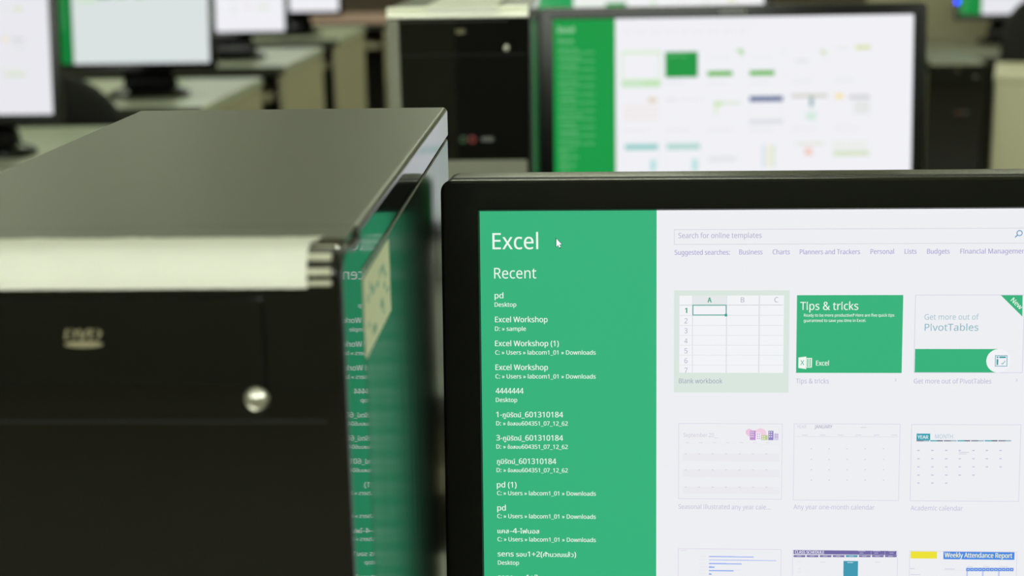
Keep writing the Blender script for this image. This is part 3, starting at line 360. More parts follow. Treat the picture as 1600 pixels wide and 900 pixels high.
WHITE = (237, 238, 242); GREEN = (54, 178, 124); LILAC = (188, 182, 214); TEXTW = (240, 248, 240)
def near_page():
    s = Screen()
    s.rect(0, 0, 1600, 900, WHITE, 0)
    pw = P(1026, 328.5)[0]
    s.rect(0, 0, pw, 900, GREEN, 1)
    def T(t, x0, x1, base, cap, rgb=TEXTW, bold=0.0, layer=4):
        a = P(x0, base); b = P(x1, base)
        s.text(t, a[0], b[0], (a[1]+b[1])/2, cap, rgb, layer, bold)
    def RC(x0, y0, x1, y1, rgb, layer=2):
        a = P(x0, y0); b = P(x1, y1); s.rect(a[0], a[1], b[0], b[1], rgb, layer)
    def FR(x0, y0, x1, y1, rgb, w=1.0, layer=2):
        a = P(x0, y0); b = P(x1, y1); s.frame(a[0], a[1], b[0], b[1], rgb, w, layer)
    T('Excel', 769.6, 841, 389.3, 25.5, bold=0.004); T('Recent', 772.2, 838, 435, 16.8)
    dl = 'C: » Users » labcom1_01 » Downloads'; ds = 'D: » ข้อสอบ604351_07_12_62'
    for t, x0, x1, y, c in (('pd', 772.9, 786.6, 466, 9), ('Desktop', 772.9, 806.7, 479.2, 6.8), ('Excel Workshop', 773.5, 855.6, 503.4, 8.8), ('D: » sample', 773.5, 821.9, 516.9, 6.8),
                            ('Excel Workshop (1)', 773.5, 873.2, 540.8, 8.8), (dl, 773.8, 930.8, 554, 6.8), ('Excel Workshop', 774.2, 856.2, 578.1, 8.8), (dl, 774.2, 930.8, 591.4, 6.8),
                            ('4444444', 774.5, 818.2, 614.9, 9), ('Desktop', 774.8, 808.2, 628, 6.8), ('1-ภูมิรัตน์_601310184', 775.4, 880, 651.9, 8.8), (ds, 775.4, 887.3, 664.8, 6.8),
                            ('3-ภูมิรัตน์_601310184', 775.6, 880, 688.3, 8.8), (ds, 775.6, 887.3, 701.2, 6.8), ('ภูมิรัตน์_601310184', 776, 869.3, 724.7, 8.8), (ds, 776, 887.3, 737.9, 6.8),
                            ('pd (1)', 776.4, 807.2, 761.5, 9), (dl, 776.7, 931, 774, 6.8), ('pd', 777, 790.4, 797.6, 9), (dl, 777, 931, 810, 6.8),
                            ('แคล-4-ไฟนอล', 777.4, 843.2, 833.3, 8.4), (dl, 777.4, 931, 846.2, 6.8), ('sens รอบ1+2(คำนวณแล้ว)', 777.7, 900.2, 869.7, 8.4), ('Desktop', 778, 811, 882.3, 6.8),
                            ('sens รอบ1+2', 778, 840.5, 905.6, 8.4)):
        T(t, x0, x1, y, c, bold=0.009 if c < 8 else 0.010)
    # mouse pointer
    ar = [(0, 0), (0, 15.5), (3.6, 12.2), (5.9, 17.6), (8.3, 16.6), (6, 11.4), (10.8, 11.2)]
    o = P(868.3, 371.3)
    s.poly([(o[0]+x*.98, o[1]+y*.98) for x, y in ar], (20, 40, 60), 4)
    s.poly([(o[0]+1+x*.78, o[1]+1.7+y*.8) for x, y in ar], (250, 252, 250), 5)
    # search line
    FR(1053.3, 358.3, 1612, 380.3, (216, 212, 226))
    T('Search for online templates', 1060, 1190, 371.9, 8.2, (176, 172, 206), .004)
    for t, x0, x1 in (('Suggested searches:', 1054, 1140.5), ('Business', 1155, 1191.4), ('Charts', 1207.3, 1234.1), ('Planners and Trackers', 1249.5, 1343.7), ('Personal', 1360, 1396.8),
                      ('Lists', 1413.3, 1432.1), ('Budgets', 1448.4, 1483.8), ('Financial Management', 1500.3, 1606)):
        T(t, x0, x1, 398-(x0-1054)*.0042, 7.6, (172, 162, 212), .012)
    c = P(1593, 364.2)
    for k in range(24):
        a0, a1 = 2*math.pi*k/24, 2*math.pi*(k+1)/24
        s.poly([(c[0]+R*math.cos(a), c[1]+R*math.sin(a)) for R, a in ((4.6, a0), (4.6, a1), (3.3, a1), (3.3, a0))], (70, 140, 190), 3)
    s.poly([(c[0]-3.6, c[1]+2.4), (c[0]-7.2, c[1]+6), (c[0]-6.2, c[1]+7.2), (c[0]-2.5, c[1]+3.5)], (70, 140, 190), 3)
    # blank workbook tile, selected
    RC(1053.3, 453.8, 1232, 613.5, (217, 230, 222), 1)
    RC(1061.6, 461.8, 1223.6, 582.6, (242, 243, 246), 2)
    g = (222, 222, 230)
    RC(1082, 461.8, 1135, 476.7, (228, 232, 232), 3)
    for x in (1082, 1135, 1186): RC(x-.4, 461.8, x+.4, 582.5, g, 3)
    for k, y in enumerate((476.7, 492.7, 508.5, 524, 539.4, 555, 570.4)): RC(1061.8, y-.4, 1223.4, y+.4, g if k else (200, 206, 214), 3)
    gr = (46, 158, 124)
    T('A', 1105.4, 1112, 472.6, 8, gr, .03); T('B', 1157.4, 1163, 472.4, 8, (170, 166, 200)); T('C', 1210, 1216, 472.3, 8, (170, 166, 200))
    for k, y in enumerate((489, 505.2, 520.6, 536.4, 551.9, 567.4, 582.4)):
        T(str(k+1), 1069.4 if k else 1070, 1074.2 if k else 1073.8, y, 8, gr if k == 0 else (170, 166, 200), .03 if k == 0 else .0)
    a = P(1082, 476.2); b = P(1135.2, 492.8); s.frame(a[0], a[1], b[0], b[1], (60, 158, 146), 1.4, 4)
    RC(1132.3, 490.4, 1136.3, 494.4, (60, 158, 146), 5)
    T('Blank workbook', 1060.7, 1128.7, 598.9, 7.6, (160, 164, 186), .004)
    # tips tile
    RC(1245.3, 461.2, 1408.8, 582.8, GREEN, 1)
    T('Tips & tricks', 1250.3, 1341, 484.2, 12.6, bold=.004); T('Ready to be more productive? Here are five quick tips', 1256, 1397.2, 494.7, 4.6, bold=.006)
    T('guaranteed to save you time in Excel.', 1255.7, 1353, 503, 4.6, bold=.006)
    o = P(1247.6, 557)
    s.poly([(o[0]+x, o[1]+y) for x, y in ((0, 1.6), (12.2, 0), (12.2, 20), (0, 18.2))], TEXTW, 3)
    s.rect(o[0]+12.6, o[1]+2.4, o[0]+21, o[1]+17.6, TEXTW, 3)
    for r in range(6):
        for q in range(2): s.rect(o[0]+13.2+q*3.6, o[1]+4+r*2.2, o[0]+15.8+q*3.6, o[1]+5.4+r*2.2, GREEN, 4)
    s.text('X', o[0]+3, o[0]+9.2, o[1]+13.6, 7.6, (70, 168, 150), 5, .01)
    T('Excel', 1274.9, 1295, 571, 7.6, bold=.014)
    T('Tips & tricks', 1243.6, 1295, 599, 7.6, LILAC, .004)
    for px in (1399.5, 1588.5): RC(px-.9, 591.5, px+1.2, 595.4, (220, 216, 230), 2); RC(px-2, 595, px+2.2, 595.9, (220, 216, 230), 2)
    # pivot tile
    ln = (214, 208, 230)
    FR(1430, 460.6, 1597.8, 582.8, ln)
    T('Get more out of', 1444.4, 1529.4, 499.4, 8.6, (160, 190, 204), -.004); T('PivotTables', 1444.7, 1528.6, 516.7, 10.8, (128, 178, 192), -.002)
    RC(1429.8, 545.2, 1558, 582, GREEN, 3)
    c = P(1560, 563.8); s.disc(c[0], c[1], 18.6, (241, 242, 246), 4)
    a = P(1554.8, 555); b = P(1573.6, 572.6); s.frame(a[0], a[1], b[0], b[1], (100, 166, 184), 1.1, 5)
    s.rect(a[0]+2.5, a[1]+2, a[0]+5, a[1]+4.4, (40, 150, 160), 5); s.rect(a[0]+6.4, a[1]+2, b[0]-2.4, a[1]+4.4, (40, 150, 160), 5); s.rect(a[0]+2.5, a[1]+6, a[0]+5, b[1]-2.4, (40, 150, 160), 5)
    s.poly([(a[0]+8.6, a[1]+12.5), (a[0]+12, a[1]+14.6), (a[0]+16, a[1]+9.8), (a[0]+14.4, a[1]+7.6), (a[0]+14.2, a[1]+10.6), (a[0]+11.6, a[1]+12.6)], (120, 176, 200), 5)
    a, b, d = P(1563.6, 461.2), P(1597.8, 461.2), P(1597.4, 494.6)
    s.poly([a, d, b], GREEN, 3)
    c = P(1578.6, 469.8); s.text('New', c[0], c[0]+20.5, c[1], 7.4, TEXTW, 5, .01, rot=math.radians(44))
    T('Get more out of PivotTables', 1427.8, 1548.8, 599.2, 7.6, LILAC, .004)
    # second row
    FR(1060, 661.2, 1221.4, 780.6, (222, 216, 232))
    T('September 20__', 1067.8, 1122, 682.9, 6.4, (206, 198, 216)); RC(1068, 693.6, 1219, 694.4, (216, 212, 224))
    rg = random.Random(3)
    for k in range(7): RC(1071+k*21, 691, 1077+k*21, 692.2, (224, 220, 230))
    for y0, y1 in ((708, 721), (733, 746), (760, 772)):
        RC(1067, y0, 1218, y1, (234, 233, 239), 2)
        for k in range(7): RC(1070+k*21, y0+.5, 1073+k*21, y0+1.8, (214, 210, 224), 3)
    o = P(1164.7, 670)
    s.disc(o[0]+6, o[1]+5.5, 5.6, (238, 196, 224), 2, 20); s.disc(o[0]+24, o[1]+8, 9, (240, 206, 226), 2, 20); s.rect(o[0]+4, o[1]+2, o[0]+26, o[1]+12, (240, 206, 228), 2)
    for x, w_, h, col in ((7, 9, 15, (190, 146, 206)), (17, 7, 12, (244, 240, 250)), (25, 10, 8, (188, 206, 146)), (36, 8, 15, (142, 130, 190)), (45, 7, 11, (214, 204, 232))):
        s.rect(o[0]+x, o[1]+18-h, o[0]+x+w_, o[1]+18, col, 3)
        for q in range(int(h//4)):
            for i in range(int(w_//3.4)): s.rect(o[0]+x+1.2+i*3, o[1]+19.4-h+q*3.6, o[0]+x+2.8+i*3, o[1]+21.2-h+q*3.6, (240, 236, 246) if col[0] < 200 else (168, 156, 200), 4)
    T('Seasonal illustrated any year cale...', 1060, 1203.5, 795.5, 7.6, (196, 190, 216), .002)
    FR(1240.4, 661.6, 1404.4, 782.6, (220, 216, 234))
    T('YEAR', 1245, 1260, 669.2, 5.4, (210, 204, 224)); T('JANUARY', 1272.6, 1300.4, 669.3, 5.6, (172, 166, 192), .01)
    RC(1345, 667.4, 1354, 668.2, (200, 200, 214)); RC(1243, 681.9, 1404, 682.9, (196, 190, 218))
    for k in range(6): RC(1253+k*28, 679.4, 1262+k*28, 680.4, (212, 208, 224))
    for y in (701.2, 717.6, 734, 750):
        for x in (1267.6, 1295.4, 1323.5, 1351.7, 1380.5): RC(x-1, y-.6, x+1, y+.8, (206, 206, 220))
    T('Any year one-month calendar', 1239.8, 1366.3, 795.9, 7.6, (196, 190, 220), .002)
    FR(1424, 662.6, 1592, 784, (220, 214, 232))
    RC(1432.2, 677.4, 1453.3, 687.7, (48, 160, 176), 3); T('YEAR', 1433.4, 1450.6, 685.6, 5.6, (235, 246, 248), .02, 5)
    T('MONTH', 1461, 1488.6, 685.1, 6.8, (170, 196, 214), -.004)
    for k in range(7):
        x0 = 1432+k*21.3; RC(x0, 687.7, x0+11, 689.6, (60, 168, 180) if k % 2 else (120, 126, 150), 3); RC(x0+11, 687.7, x0+20, 689.6, (84, 96, 124) if k % 2 else (150, 178, 192), 3)
    for r, y in enumerate((703.7, 716.6, 729.4, 742.2, 754.7)):
        for q, x in enumerate((1435, 1456.8, 1478.5, 1499.5, 1521, 1542, 1563.3)):
            if r == 3 and q > 4 or r == 4 and q > 2: continue
            RC(x-1.8, y-.8, x+1.8, y+.9, (190, 196, 218), 3)
    RC(1498, 706.2, 1514, 707.2, (206, 200, 218), 3); RC(1498, 708.6, 1510, 709.6, (206, 200, 218), 3)
    T('Academic calendar', 1422.6, 1504.2, 797.6, 7.6, (196, 190, 220), .002)
    # third row
    FR(1059.4, 856.7, 1219.6, 978, (222, 214, 234))
    RC(1063, 859.6, 1073, 860.8, (226, 220, 236))
    for y, x1, x2 in ((870, 1177.8, 1149), (875.5, 1213.1, 1169.5), (880.9, 1158.8, 1135), (886.2, 1116.6, 1112), (891.8, 1146.2, 1158), (897.1, 1112, 1110)):
        RC(1107.6, y-.9, x1, y+.8, (112, 152, 242), 3); RC(1107.6, y-1.7, x2, y-.9, (190, 204, 246), 3); RC(1092, y-1.2, 1104, y-.6, (228, 224, 238), 3)
    RC(1240, 859.4, 1400.6, 867.2, (112, 104, 164), 2); T('CLASS SCHEDULE', 1242, 1287.8, 864.9, 4.7, (240, 240, 248), .03)
    for x in (1345, 1368, 1392):
        RC(x-4, 860.6, x+7, 861.4, (200, 196, 226), 3); RC(x-2, 863.6, x+4, 864.5, (200, 196, 226), 3)
    for x in (1361, 1382.6): RC(x-.3, 860, x+.3, 867, (170, 164, 206), 3)
    for k in range(8):
        x0 = 1240+k*20.4; x1 = min(x0+17.6, 1400.6)
        RC(x0, 867.2, x1+1, 870.6, (74, 156, 182) if k == 4 else (118, 112, 168), 2); RC(x0+5, 868.5, x0+12, 869.3, (206, 204, 228), 3); RC(x1+.6, 868.6, x1+2.4, 870.6, (240, 240, 246), 3)
    RC(1318, 876.4, 1339, 978, (64, 152, 178), 2); RC(1324, 878.2, 1333, 879.4, (200, 226, 236), 3)
    for x in (1285, 1371): RC(x-4, 877.8, x+5, 878.6, (218, 212, 230), 3)
    for y in (877, 888, 893): RC(1246, y, 1251, y+.8, (226, 222, 236), 3)
    FR(1238, 859.2, 1400.8, 978, (222, 216, 234), 1, 1)
    FR(1421, 860.2, 1586, 980, (222, 216, 234))
    RC(1422.9, 861.4, 1463.8, 872.8, (236, 226, 54), 3); RC(1474.2, 861.8, 1584.8, 874.7, (72, 136, 226), 3)
    T('Weekly Attendance Report', 1475.8, 1581.6, 871.3, 7.8, (246, 244, 206), .018)
    for k in range(12):
        x0 = 1509.7+k*6.2; RC(x0, 887.2, x0+5.6, 892.4, (82, 136, 224), 3); RC(x0+1.7, 889, x0+4, 890.6, (200, 214, 246), 4)
    for x, w_ in ((1511, 9), (1536, 10), (1561, 14)): RC(x, 884.8, x+w_, 885.6, (200, 196, 224), 3)
    RC(1474, 890.5, 1509, 891.2, (212, 206, 226), 3); RC(1476, 888.4, 1492, 889.4, (200, 194, 222), 3)
    for x in (1510, 1534.4, 1559.4): RC(x, 892.4, x+.6, 960, (190, 200, 236), 3)
    RC(1422, 888, 1429, 889, (206, 200, 224), 3); RC(1422, 897.2, 1438, 898.2, (206, 200, 224), 3)
    # columns the picture leaves out on the right
    for r, y in enumerate((132, 334, 534)):
        for c_ in (3, 4, 5): s.frame(312+c_*184, y, 312+c_*184+164, y+124, (218, 214, 230), 1, 2)
    return s

def far_page(green, white, seed=1, pane=277, rows=3):
    """the same start page as the rows behind show it, a little different in colour"""
    s = Screen(); rg = random.Random(seed)
    s.rect(0, 0, 1600, 900, white, 0); s.rect(0, 0, pane, 900, green, 1)
    tw = (150, 205, 165)
    s.text('Excel', 20, 92, 58, 26, (190, 226, 196), 4, .01); s.text('Recent', 24, 90, 104, 17, (170, 214, 180), 4)
    for k in range(20):
        y = 138+k*37
        s.text(('Excel Workshop', 'pd (1)', 'sens รอบ1+2', '4444444')[(k*7+seed) % 4], 25, 25+rg.choice((82, 70, 100)), y, 9, tw, 4, .012)
        if k < 12: s.text('C: » Users » labcom1_01 » Downloads', 25, 182, y+13, 7, tw, 4, .014)
        else: s.text('Desktop', 25, 60, y+13, 7, tw, 4, .014)
    s.frame(304, 28, 900, 50, (226, 226, 230))
    for k in range(9): s.rect(306+k*64, 62, 350+k*64, 67, (228, 228, 232), 2)
    X = [312+k*188 for k in range(6)]; Wd, Hd = 160, 118
    lg = (190, 228, 182); gl = (90, 180, 60); gt = (40, 152, 60)
    # first row
    y = 150
    s.rect(X[0]-8, y-8, X[0]+Wd+8, y+Hd+36, (214, 236, 208), 1); s.rect(X[0], y, X[0]+Wd, y+Hd, white, 2); s.rect(X[0]-8, y+Hd+10, X[0]+Wd+8, y+Hd+36, lg, 2); s.rect(X[0], y, X[0]+Wd, y+12, (226, 238, 222), 3)
    s.rect(X[1], y, X[1]+Wd-14, y+Hd-4, (30, 150, 66), 2); s.text('Tips & tricks', X[1]+8, X[1]+98, y+24, 13, (120, 200, 140), 4)
    for k in (2, 3):
        s.frame(X[k], y-8, X[k]+Wd, y+Hd, (234, 236, 236)); s.rect(X[k], y+88, X[k]+112, y+110, gl, 2); s.text('PivotTables', X[k]+16, X[k]+98, y+34, 10, (214, 226, 214), 4)
        s.poly([(X[k]+Wd-34, y-8), (X[k]+Wd, y+26), (X[k]+Wd, y-8)], (170, 214, 150) if k == 2 else (236, 238, 236), 3)
    s.frame(X[4], y-8, X[4]+Wd, y+Hd, (236, 237, 238)); s.rect(X[4]+20, y+42, X[4]+70, y+54, (222, 226, 222), 2); s.poly([(X[4]+Wd-40, y), (X[4]+Wd-12, y+34), (X[4]+Wd-12, y)], (208, 222, 190), 3)
    s.frame(X[5], y-8, X[5]+Wd, y+Hd, (236, 237, 238)); s.rect(X[5]+92, y-16, X[5]+Wd, y, (214, 222, 150), 2); s.rect(X[5]+10, y-10, X[5]+60, y-2, (228, 230, 222), 2)
    for k in range(6): s.rect(X[k], y+Hd+18, X[k]+90, y+Hd+24, (226, 227, 232), 3)
    if rows < 2: return s
    # second row
    y = 352
    s.rect(X[0]+110, y, X[0]+150, y+22, (226, 212, 190), 2)
    for q in range(3): s.rect(X[0], y+36+q*26, X[0]+Wd, y+48+q*26, (238, 230, 228), 2)
    s.text('JANUARY', X[1]+4, X[1]+50, y+14, 8, (206, 206, 200), 4, .02); s.rect(X[1]+60, y+8, X[1]+Wd, y+12, (226, 226, 228), 2)
    s.rect(X[2]+30, y+22, X[2]+70, y+40, (196, 226, 170), 2); s.rect(X[2]+76, y+24, X[2]+150, y+32, (206, 226, 190), 2); s.rect(X[2]+30, y+40, X[2]+48, y+80, (226, 238, 216), 2)
    s.rect(X[3], y, X[3]+Wd-10, y+24, (84, 104, 146), 2); s.rect(X[3], y+104, X[3]+Wd-10, y+124, (220, 221, 228), 2); s.frame(X[3], y, X[3]+Wd-10, y+124, (226, 226, 232))
    s.rect(X[4], y-6, X[4]+Wd, y+8, (206, 204, 192), 2); s.rect(X[4]+80, y+4, X[4]+98, y+50, (150, 176, 182), 2); s.rect(X[4]+66, y+72, X[4]+112, y+110, (212, 234, 222), 2)
    s.rect(X[5]+6, y-6, X[5]+42, y+16, (246, 226, 160), 2); s.rect(X[5]+66, y, X[5]+Wd, y+18, (208, 208, 214), 2); s.rect(X[5]+90, y+26, X[5]+Wd, y+84, (228, 230, 230), 2)
    for k in range(6): s.rect(X[k], y+Hd+26, X[k]+110, y+Hd+32, (230, 230, 234), 3)
    # third row
    y = 560
    for k in (0, 1):
        s.rect(X[k]+6, y, X[k]+Wd-4, y+26, (150, 206, 200) if k == 0 else (176, 214, 206), 2); s.rect(X[k]+120, y+70, X[k]+146, y+124, (186, 224, 222), 2); s.frame(X[k], y-8, X[k]+Wd, y+124, (228, 234, 234))
    s.rect(X[2]+4, y+60, X[2]+130, y+82, (226, 228, 230), 2)
    for q, c in enumerate(((214, 226, 238), (240, 234, 200), (216, 230, 210))): s.rect(X[3]+58+q*22, y+10, X[3]+72+q*22, y+110, c, 2)
    s.rect(X[4]+60, y+26, X[4]+96, y+60, (240, 206, 196), 2); s.rect(X[4]+20, y, X[4]+Wd-10, y+14, (228, 230, 220), 2); s.rect(X[5], y+40, X[5]+Wd, y+64, (214, 226, 198), 2)
    for q in range(6): s.rect(X[5]+q*26, y-4, X[5]+14+q*26, y+30, (230, 234, 222), 2)
    return s

# ------------------------------------------------------------------ monitor
SW, SH = 1600*PX, 900*PX
def make_monitor(desk_z, tl, yaw, tilt, screen_me, label, group, mark=False, led=False):
    ux, n, d = head_axes(yaw, tilt)
    tl = Vector(tl)
    cen = tl+ux*SW/2
    back = Vector((-math.sin(yaw), math.cos(yaw), 0))
    base = Vector((cen.x, cen.y, desk_z))+back*0.145
    root = empty('monitor', base, yaw)
    tag(root, label, 'monitor', group)
    bpy.context.view_layer.update()
    # head frame -> local to root
    H = Matrix((ux, -n, -d)).transposed().to_4x4(); H.translation = tl
    Rz = Matrix.Translation(base) @ Matrix.Rotation(yaw, 4, 'Z')
    L = Rz.inverted() @ H
    sc = link('screen', screen_me, [], root); sc.matrix_local = L
    bl, bt, br, bb = 0.0169, 0.0137, 0.0163, 0.020
    ox0, ox1, oz0, oz1 = -bl, SW+br, -SH-bb, bt
    bm = bmesh.new()
    def ring(i, r, y): return rrect(ox0+i, ox1-i, oz0+i, oz1-i, r, y)
    inner = lambda y, g=0.0: rrect(-g, SW+g, -SH-g, g, 0.0004, y)
    add_loft(bm, [inner(0.006), inner(0.0002), inner(-0.0014, 0.0006), inner(-0.0016, 0.001), ring(0.0014, 0.0042, -0.0016), ring(0.0004, 0.005, -0.0009), ring(0, 0.0052, 0.0002), ring(0, 0.0052, 0.0036), ring(0.0006, 0.0048, 0.0042), ring(0.003, 0.004, 0.0046), ring(0.003, 0.004, 0.006)], closed=True)
    fr = new_obj('bezel', bm, [M_BEZEL, M_LIP], root, smooth=True); fr.matrix_local = L
    for f in fr.data.polygons:
        if f.normal.z > 0.3 and f.center.z > 0.005: f.material_index = 1
    bm = bmesh.new()
    def shell(ix, top, r, y): return rrect(ox0+ix, ox1-ix, oz0+0.004, oz1+top, r, y)
    add_loft(bm, [shell(0.003, -0.003, 0.004, 0.0055), shell(0.0012, 0.0004, 0.0045, 0.0056), shell(0.001, 0.0007, 0.005, 0.0060), shell(0.001, 0.0021, 0.006, 0.020), shell(0.005, 0.0018, 0.012, 0.027), shell(0.05, -0.05, 0.03, 0.044), shell(0.075, -0.075, 0.03, 0.048)])
    sh = new_obj('rear_shell', bm, M_LIP, root, smooth=True); sh.matrix_local = L
    if mark:
        # pale maker's mark on the upper rim, too soft in the photograph to read
        bm = bmesh.new()
        add_box(bm, (SW/2-0.016, -0.0021, 0.0052), (SW/2+0.016, -0.0015, 0.0086), 0.0002, 1)
        mk = new_obj('maker_mark', bm, M_BRAND, root); mk.matrix_local = L
    if led:
        bm = bmesh.new(); add_lathe(bm, (-0.009, -0.0014, -SH+0.045), (0, -1, 0), [(0.007, 0), (0.007, 0.0008), (0.005, 0.0014)])
        lo = new_obj('power_light', bm, M_LED, root); lo.matrix_local = L; lo['label'] = 'glowing blue power light'
    # stand in root coordinates
    low = (L @ Vector((SW/2, 0.03, -SH*0.62))); bot = L @ Vector((SW/2, 0.03, oz0))
    bm = bmesh.new()
    ytop = low.y+0.004
    add_loft(bm, [
        [(x, y+0.012, 0.010) for x, y in ((-.08, -.014), (.08, -.014), (.08, .02), (-.08, .02))],
        [(x, y+0.014, 0.05) for x, y in ((-.072, -.012), (.072, -.012), (.072, .016), (-.072, .016))],
        [(x, y+ytop, low.z-0.03) for x, y in ((-.06, 0.0), (.06, 0.0), (.06, .024), (-.06, .024))],
        [(x, y+ytop, low.z) for x, y in ((-.06, 0.0), (.06, 0.0), (.06, .024), (-.06, .024))]])
    bmesh.ops.bevel(bm, geom=list(bm.edges), offset=0.003, segments=2, affect='EDGES')
    new_obj('stand_neck', bm, M_BEZEL, root, smooth=True)
    bm = bmesh.new()
    def oval(a, b, z): return [(a*math.copysign(abs(math.cos(t))**.7, math.cos(t)), b*math.copysign(abs(math.sin(t))**.7, math.sin(t)), z) for t in (2*math.pi*k/40 for k in range(40))]
    add_loft(bm, [oval(.11, .064, 0), oval(.114, .068, .003), oval(.112, .066, .012), oval(.09, .05, .022), oval(.065, .03, .026)])
    new_obj('stand_base', bm, M_BEZEL, root, smooth=True)
    return root

# ------------------------------------------------------------------ tower computer
TW, TD, TH = 0.1486, 0.3235, 0.3925
def make_tower(label, group, strip_end, sticker=True, plain=False, brow=None):
    root = empty('computer_tower', (0, 0, 0))
    tag(root, label, 'computer', group)
    hw = TW/2; BD = 0.037; FL = 0.0130; t = 0.0012; LY = 0.0180     # lid starts at LY above, at BD on the flanks
    # black front bezel with a rounded brow
    bm = bmesh.new()
    prof = []
    r = 0.0075
    prof += [(BD, 0.004), (0.003, 0.004), (0.0, 0.008), (0.0, TH-r)]
    for k in range(1, 9):
        a = math.radians(90*k/8); prof.append((r-r*math.cos(a), TH-r+r*math.sin(a)))
    prof += [(LY, TH), (LY+0.0003, TH-0.0022), (BD, TH-0.0022)]
    def sect(x, ins):
        cy, cz = 0.02, TH/2
        return [(x, y+(ins if y < LY-.001 else 0), z-(ins if z > cz else -ins)) for y, z in prof]
    er = 0.0030
    xs = []
    for k in range(6):
        a = math.radians(90*k/5)            # 0 on the flank, 90 on the face
        xs.append((er*(1-math.cos(a)), er*(1-math.sin(a))))
    secs = [sect(-hw+dx, ins) for dx, ins in xs] + [sect(hw-dx, ins) for dx, ins in reversed(xs)]
    add_loft(bm, secs)
    new_obj('front_bezel', bm, M_GLOSS, root, smooth=True)
    # ribs wrapped round the brow
    bm = bmesh.new()
    for (y, z, rad) in ((0.0075, TH-0.0002, 0.0005), (0.0020, TH-0.0018, 0.0011), (0.0001, TH-0.0055, 0.0011), (0.0, TH-0.0086, 0.0008)):
        add_tube(bm, [(-hw+0.0028, y, z), (-hw+0.0035, y, z), (hw-0.0035, y, z), (hw-0.0028, y, z)], rad, 10)
    new_obj('vent_ribs', bm, M_RIB, root, smooth=True)
    # chassis core, seen only in the seams
    new_obj('chassis', box((-hw+0.002, BD-0.004, 0.005), (hw-0.002, TD-0.001, TH-0.003)), M_SEAM, root)
    # folded lid with flanges
    bm = bmesh.new()
    rr_ = 0.0022
    pts = [(-hw, TH-FL)]
    for k in range(7):
        a = math.radians(90*k/6); pts.append((-hw+rr_-rr_*math.cos(a), TH-rr_+rr_*math.sin(a)))
    for k in range(7):
        a = math.radians(90-90*k/6); pts.append((hw-rr_+rr_*math.cos(a), TH-rr_+rr_*math.sin(a)))
    pts.append((hw, TH-FL))
    pts += [(hw-t, TH-FL), (hw-t, TH-t*1.6), (-hw+t, TH-t*1.6), (-hw+t, TH-FL)]
    y0, y1 = BD+0.0004, TD
    add_loft(bm, [[(x, y, z) for x, z in pts] for y in (y0, y1)])
    add_box(bm, (-hw+rr_*.6, LY+0.0006, TH-0.0016), (hw-rr_*.6, y0+0.0003, TH-0.00005), 0.0004, 1)
    bmesh.ops.recalc_face_normals(bm, faces=bm.faces)
    for f in bm.faces: f.material_index = 1 if abs(f.normal.x) > 0.75 else 0
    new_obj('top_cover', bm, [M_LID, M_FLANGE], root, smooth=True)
    for sgn in (-1, 1):
        xa, xb = sorted((sgn*hw, sgn*(hw-t)))
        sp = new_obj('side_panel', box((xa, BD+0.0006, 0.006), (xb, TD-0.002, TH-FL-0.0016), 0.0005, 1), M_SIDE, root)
        if sgn > 0 and sticker:
            zt = TH-FL-0.0035
            st = new_obj('sticker', box((hw, BD+0.001, zt-0.0245), (hw+0.00025, BD+0.060, zt)), M_STICKER, sp)
            st['label'] = 'cream paper sticker with teal print'
            bm = bmesh.new(); rg = random.Random(5)
            for q in range(16):
                yy = BD+0.006+rg.random()*0.046; zz = zt-0.004-rg.random()*0.017
                add_box(bm, (hw+0.0002, yy, zz-0.0012), (hw+0.00034, yy+0.002+rg.random()*0.005, zz+rg.random()*0.0016))
            # print stays in the sticker's own mesh
            me = bpy.data.meshes.new('print'); bmesh.ops.recalc_face_normals(bm, faces=bm.faces)
            b2 = bmesh.new(); b2.from_mesh(st.data); nf = len(b2.faces); bm.to_mesh(me); bm.free(); b2.from_mesh(me)
            for i, f in enumerate(b2.faces): f.material_index = 0 if i < nf else 1
            b2.to_mesh(st.data); b2.free(); st.data.materials.append(M_TEAL)
    new_obj('back_panel', box((-hw+0.002, TD-0.001, 0.006), (hw-0.002, TD+0.0008, TH-0.0025)), M_STEEL, root)
    # drive door, its badge
    dd_ = new_obj('drive_door', box((-hw+0.007, -0.0012, TH-0.046), (hw-0.022, 0.002, TH-0.0125), 0.0006, 2), M_GLOSS, root, smooth=True)
    bm = bmesh.new()
    vs, fs, a, b = text_geo('DVD', 0.03, 0.2)
    sx = 0.0106/(b-a); sz = 0.0030/CAP; cx = 0.0022; bz = TH-0.0238
    vv = [bm.verts.new((cx-0.0053+(x-a)*sx, -0.00155, bz+y*sz)) for x, y in vs]
    for f in fs:
        try: bm.faces.new([vv[i] for i in f])
        except ValueError: pass
    add_loft(bm, [[(cx+0.0054*math.cos(k*math.pi/16), y, bz-0.0014+0.0009*math.sin(k*math.pi/16)) for k in range(32)] for y in (-0.0011, -0.0015)])
    lg = new_obj('disc_logo', bm, M_GOLD, dd_); lg['label'] = 'pale disc drive logo'
    new_obj('panel_seam', box((-hw+0.006, -0.0003, TH-0.0484), (hw-0.006, 0.001, TH-0.0476)), M_SEAM, root)
    # power button
    bm = bmesh.new(); add_lathe(bm, (hw-0.0250, 0.0005, TH-0.0412), (0, -1, 0), [(0.0036, 0), (0.0036, 0.0016), (0.0030, 0.0024), (0.0028, 0.0020), (0.0016, 0.0027), (0.0004, 0.0029)])
    pb = new_obj('power_button', bm, M_BUTTON, root, smooth=True); pb['label'] = 'round silver power button'
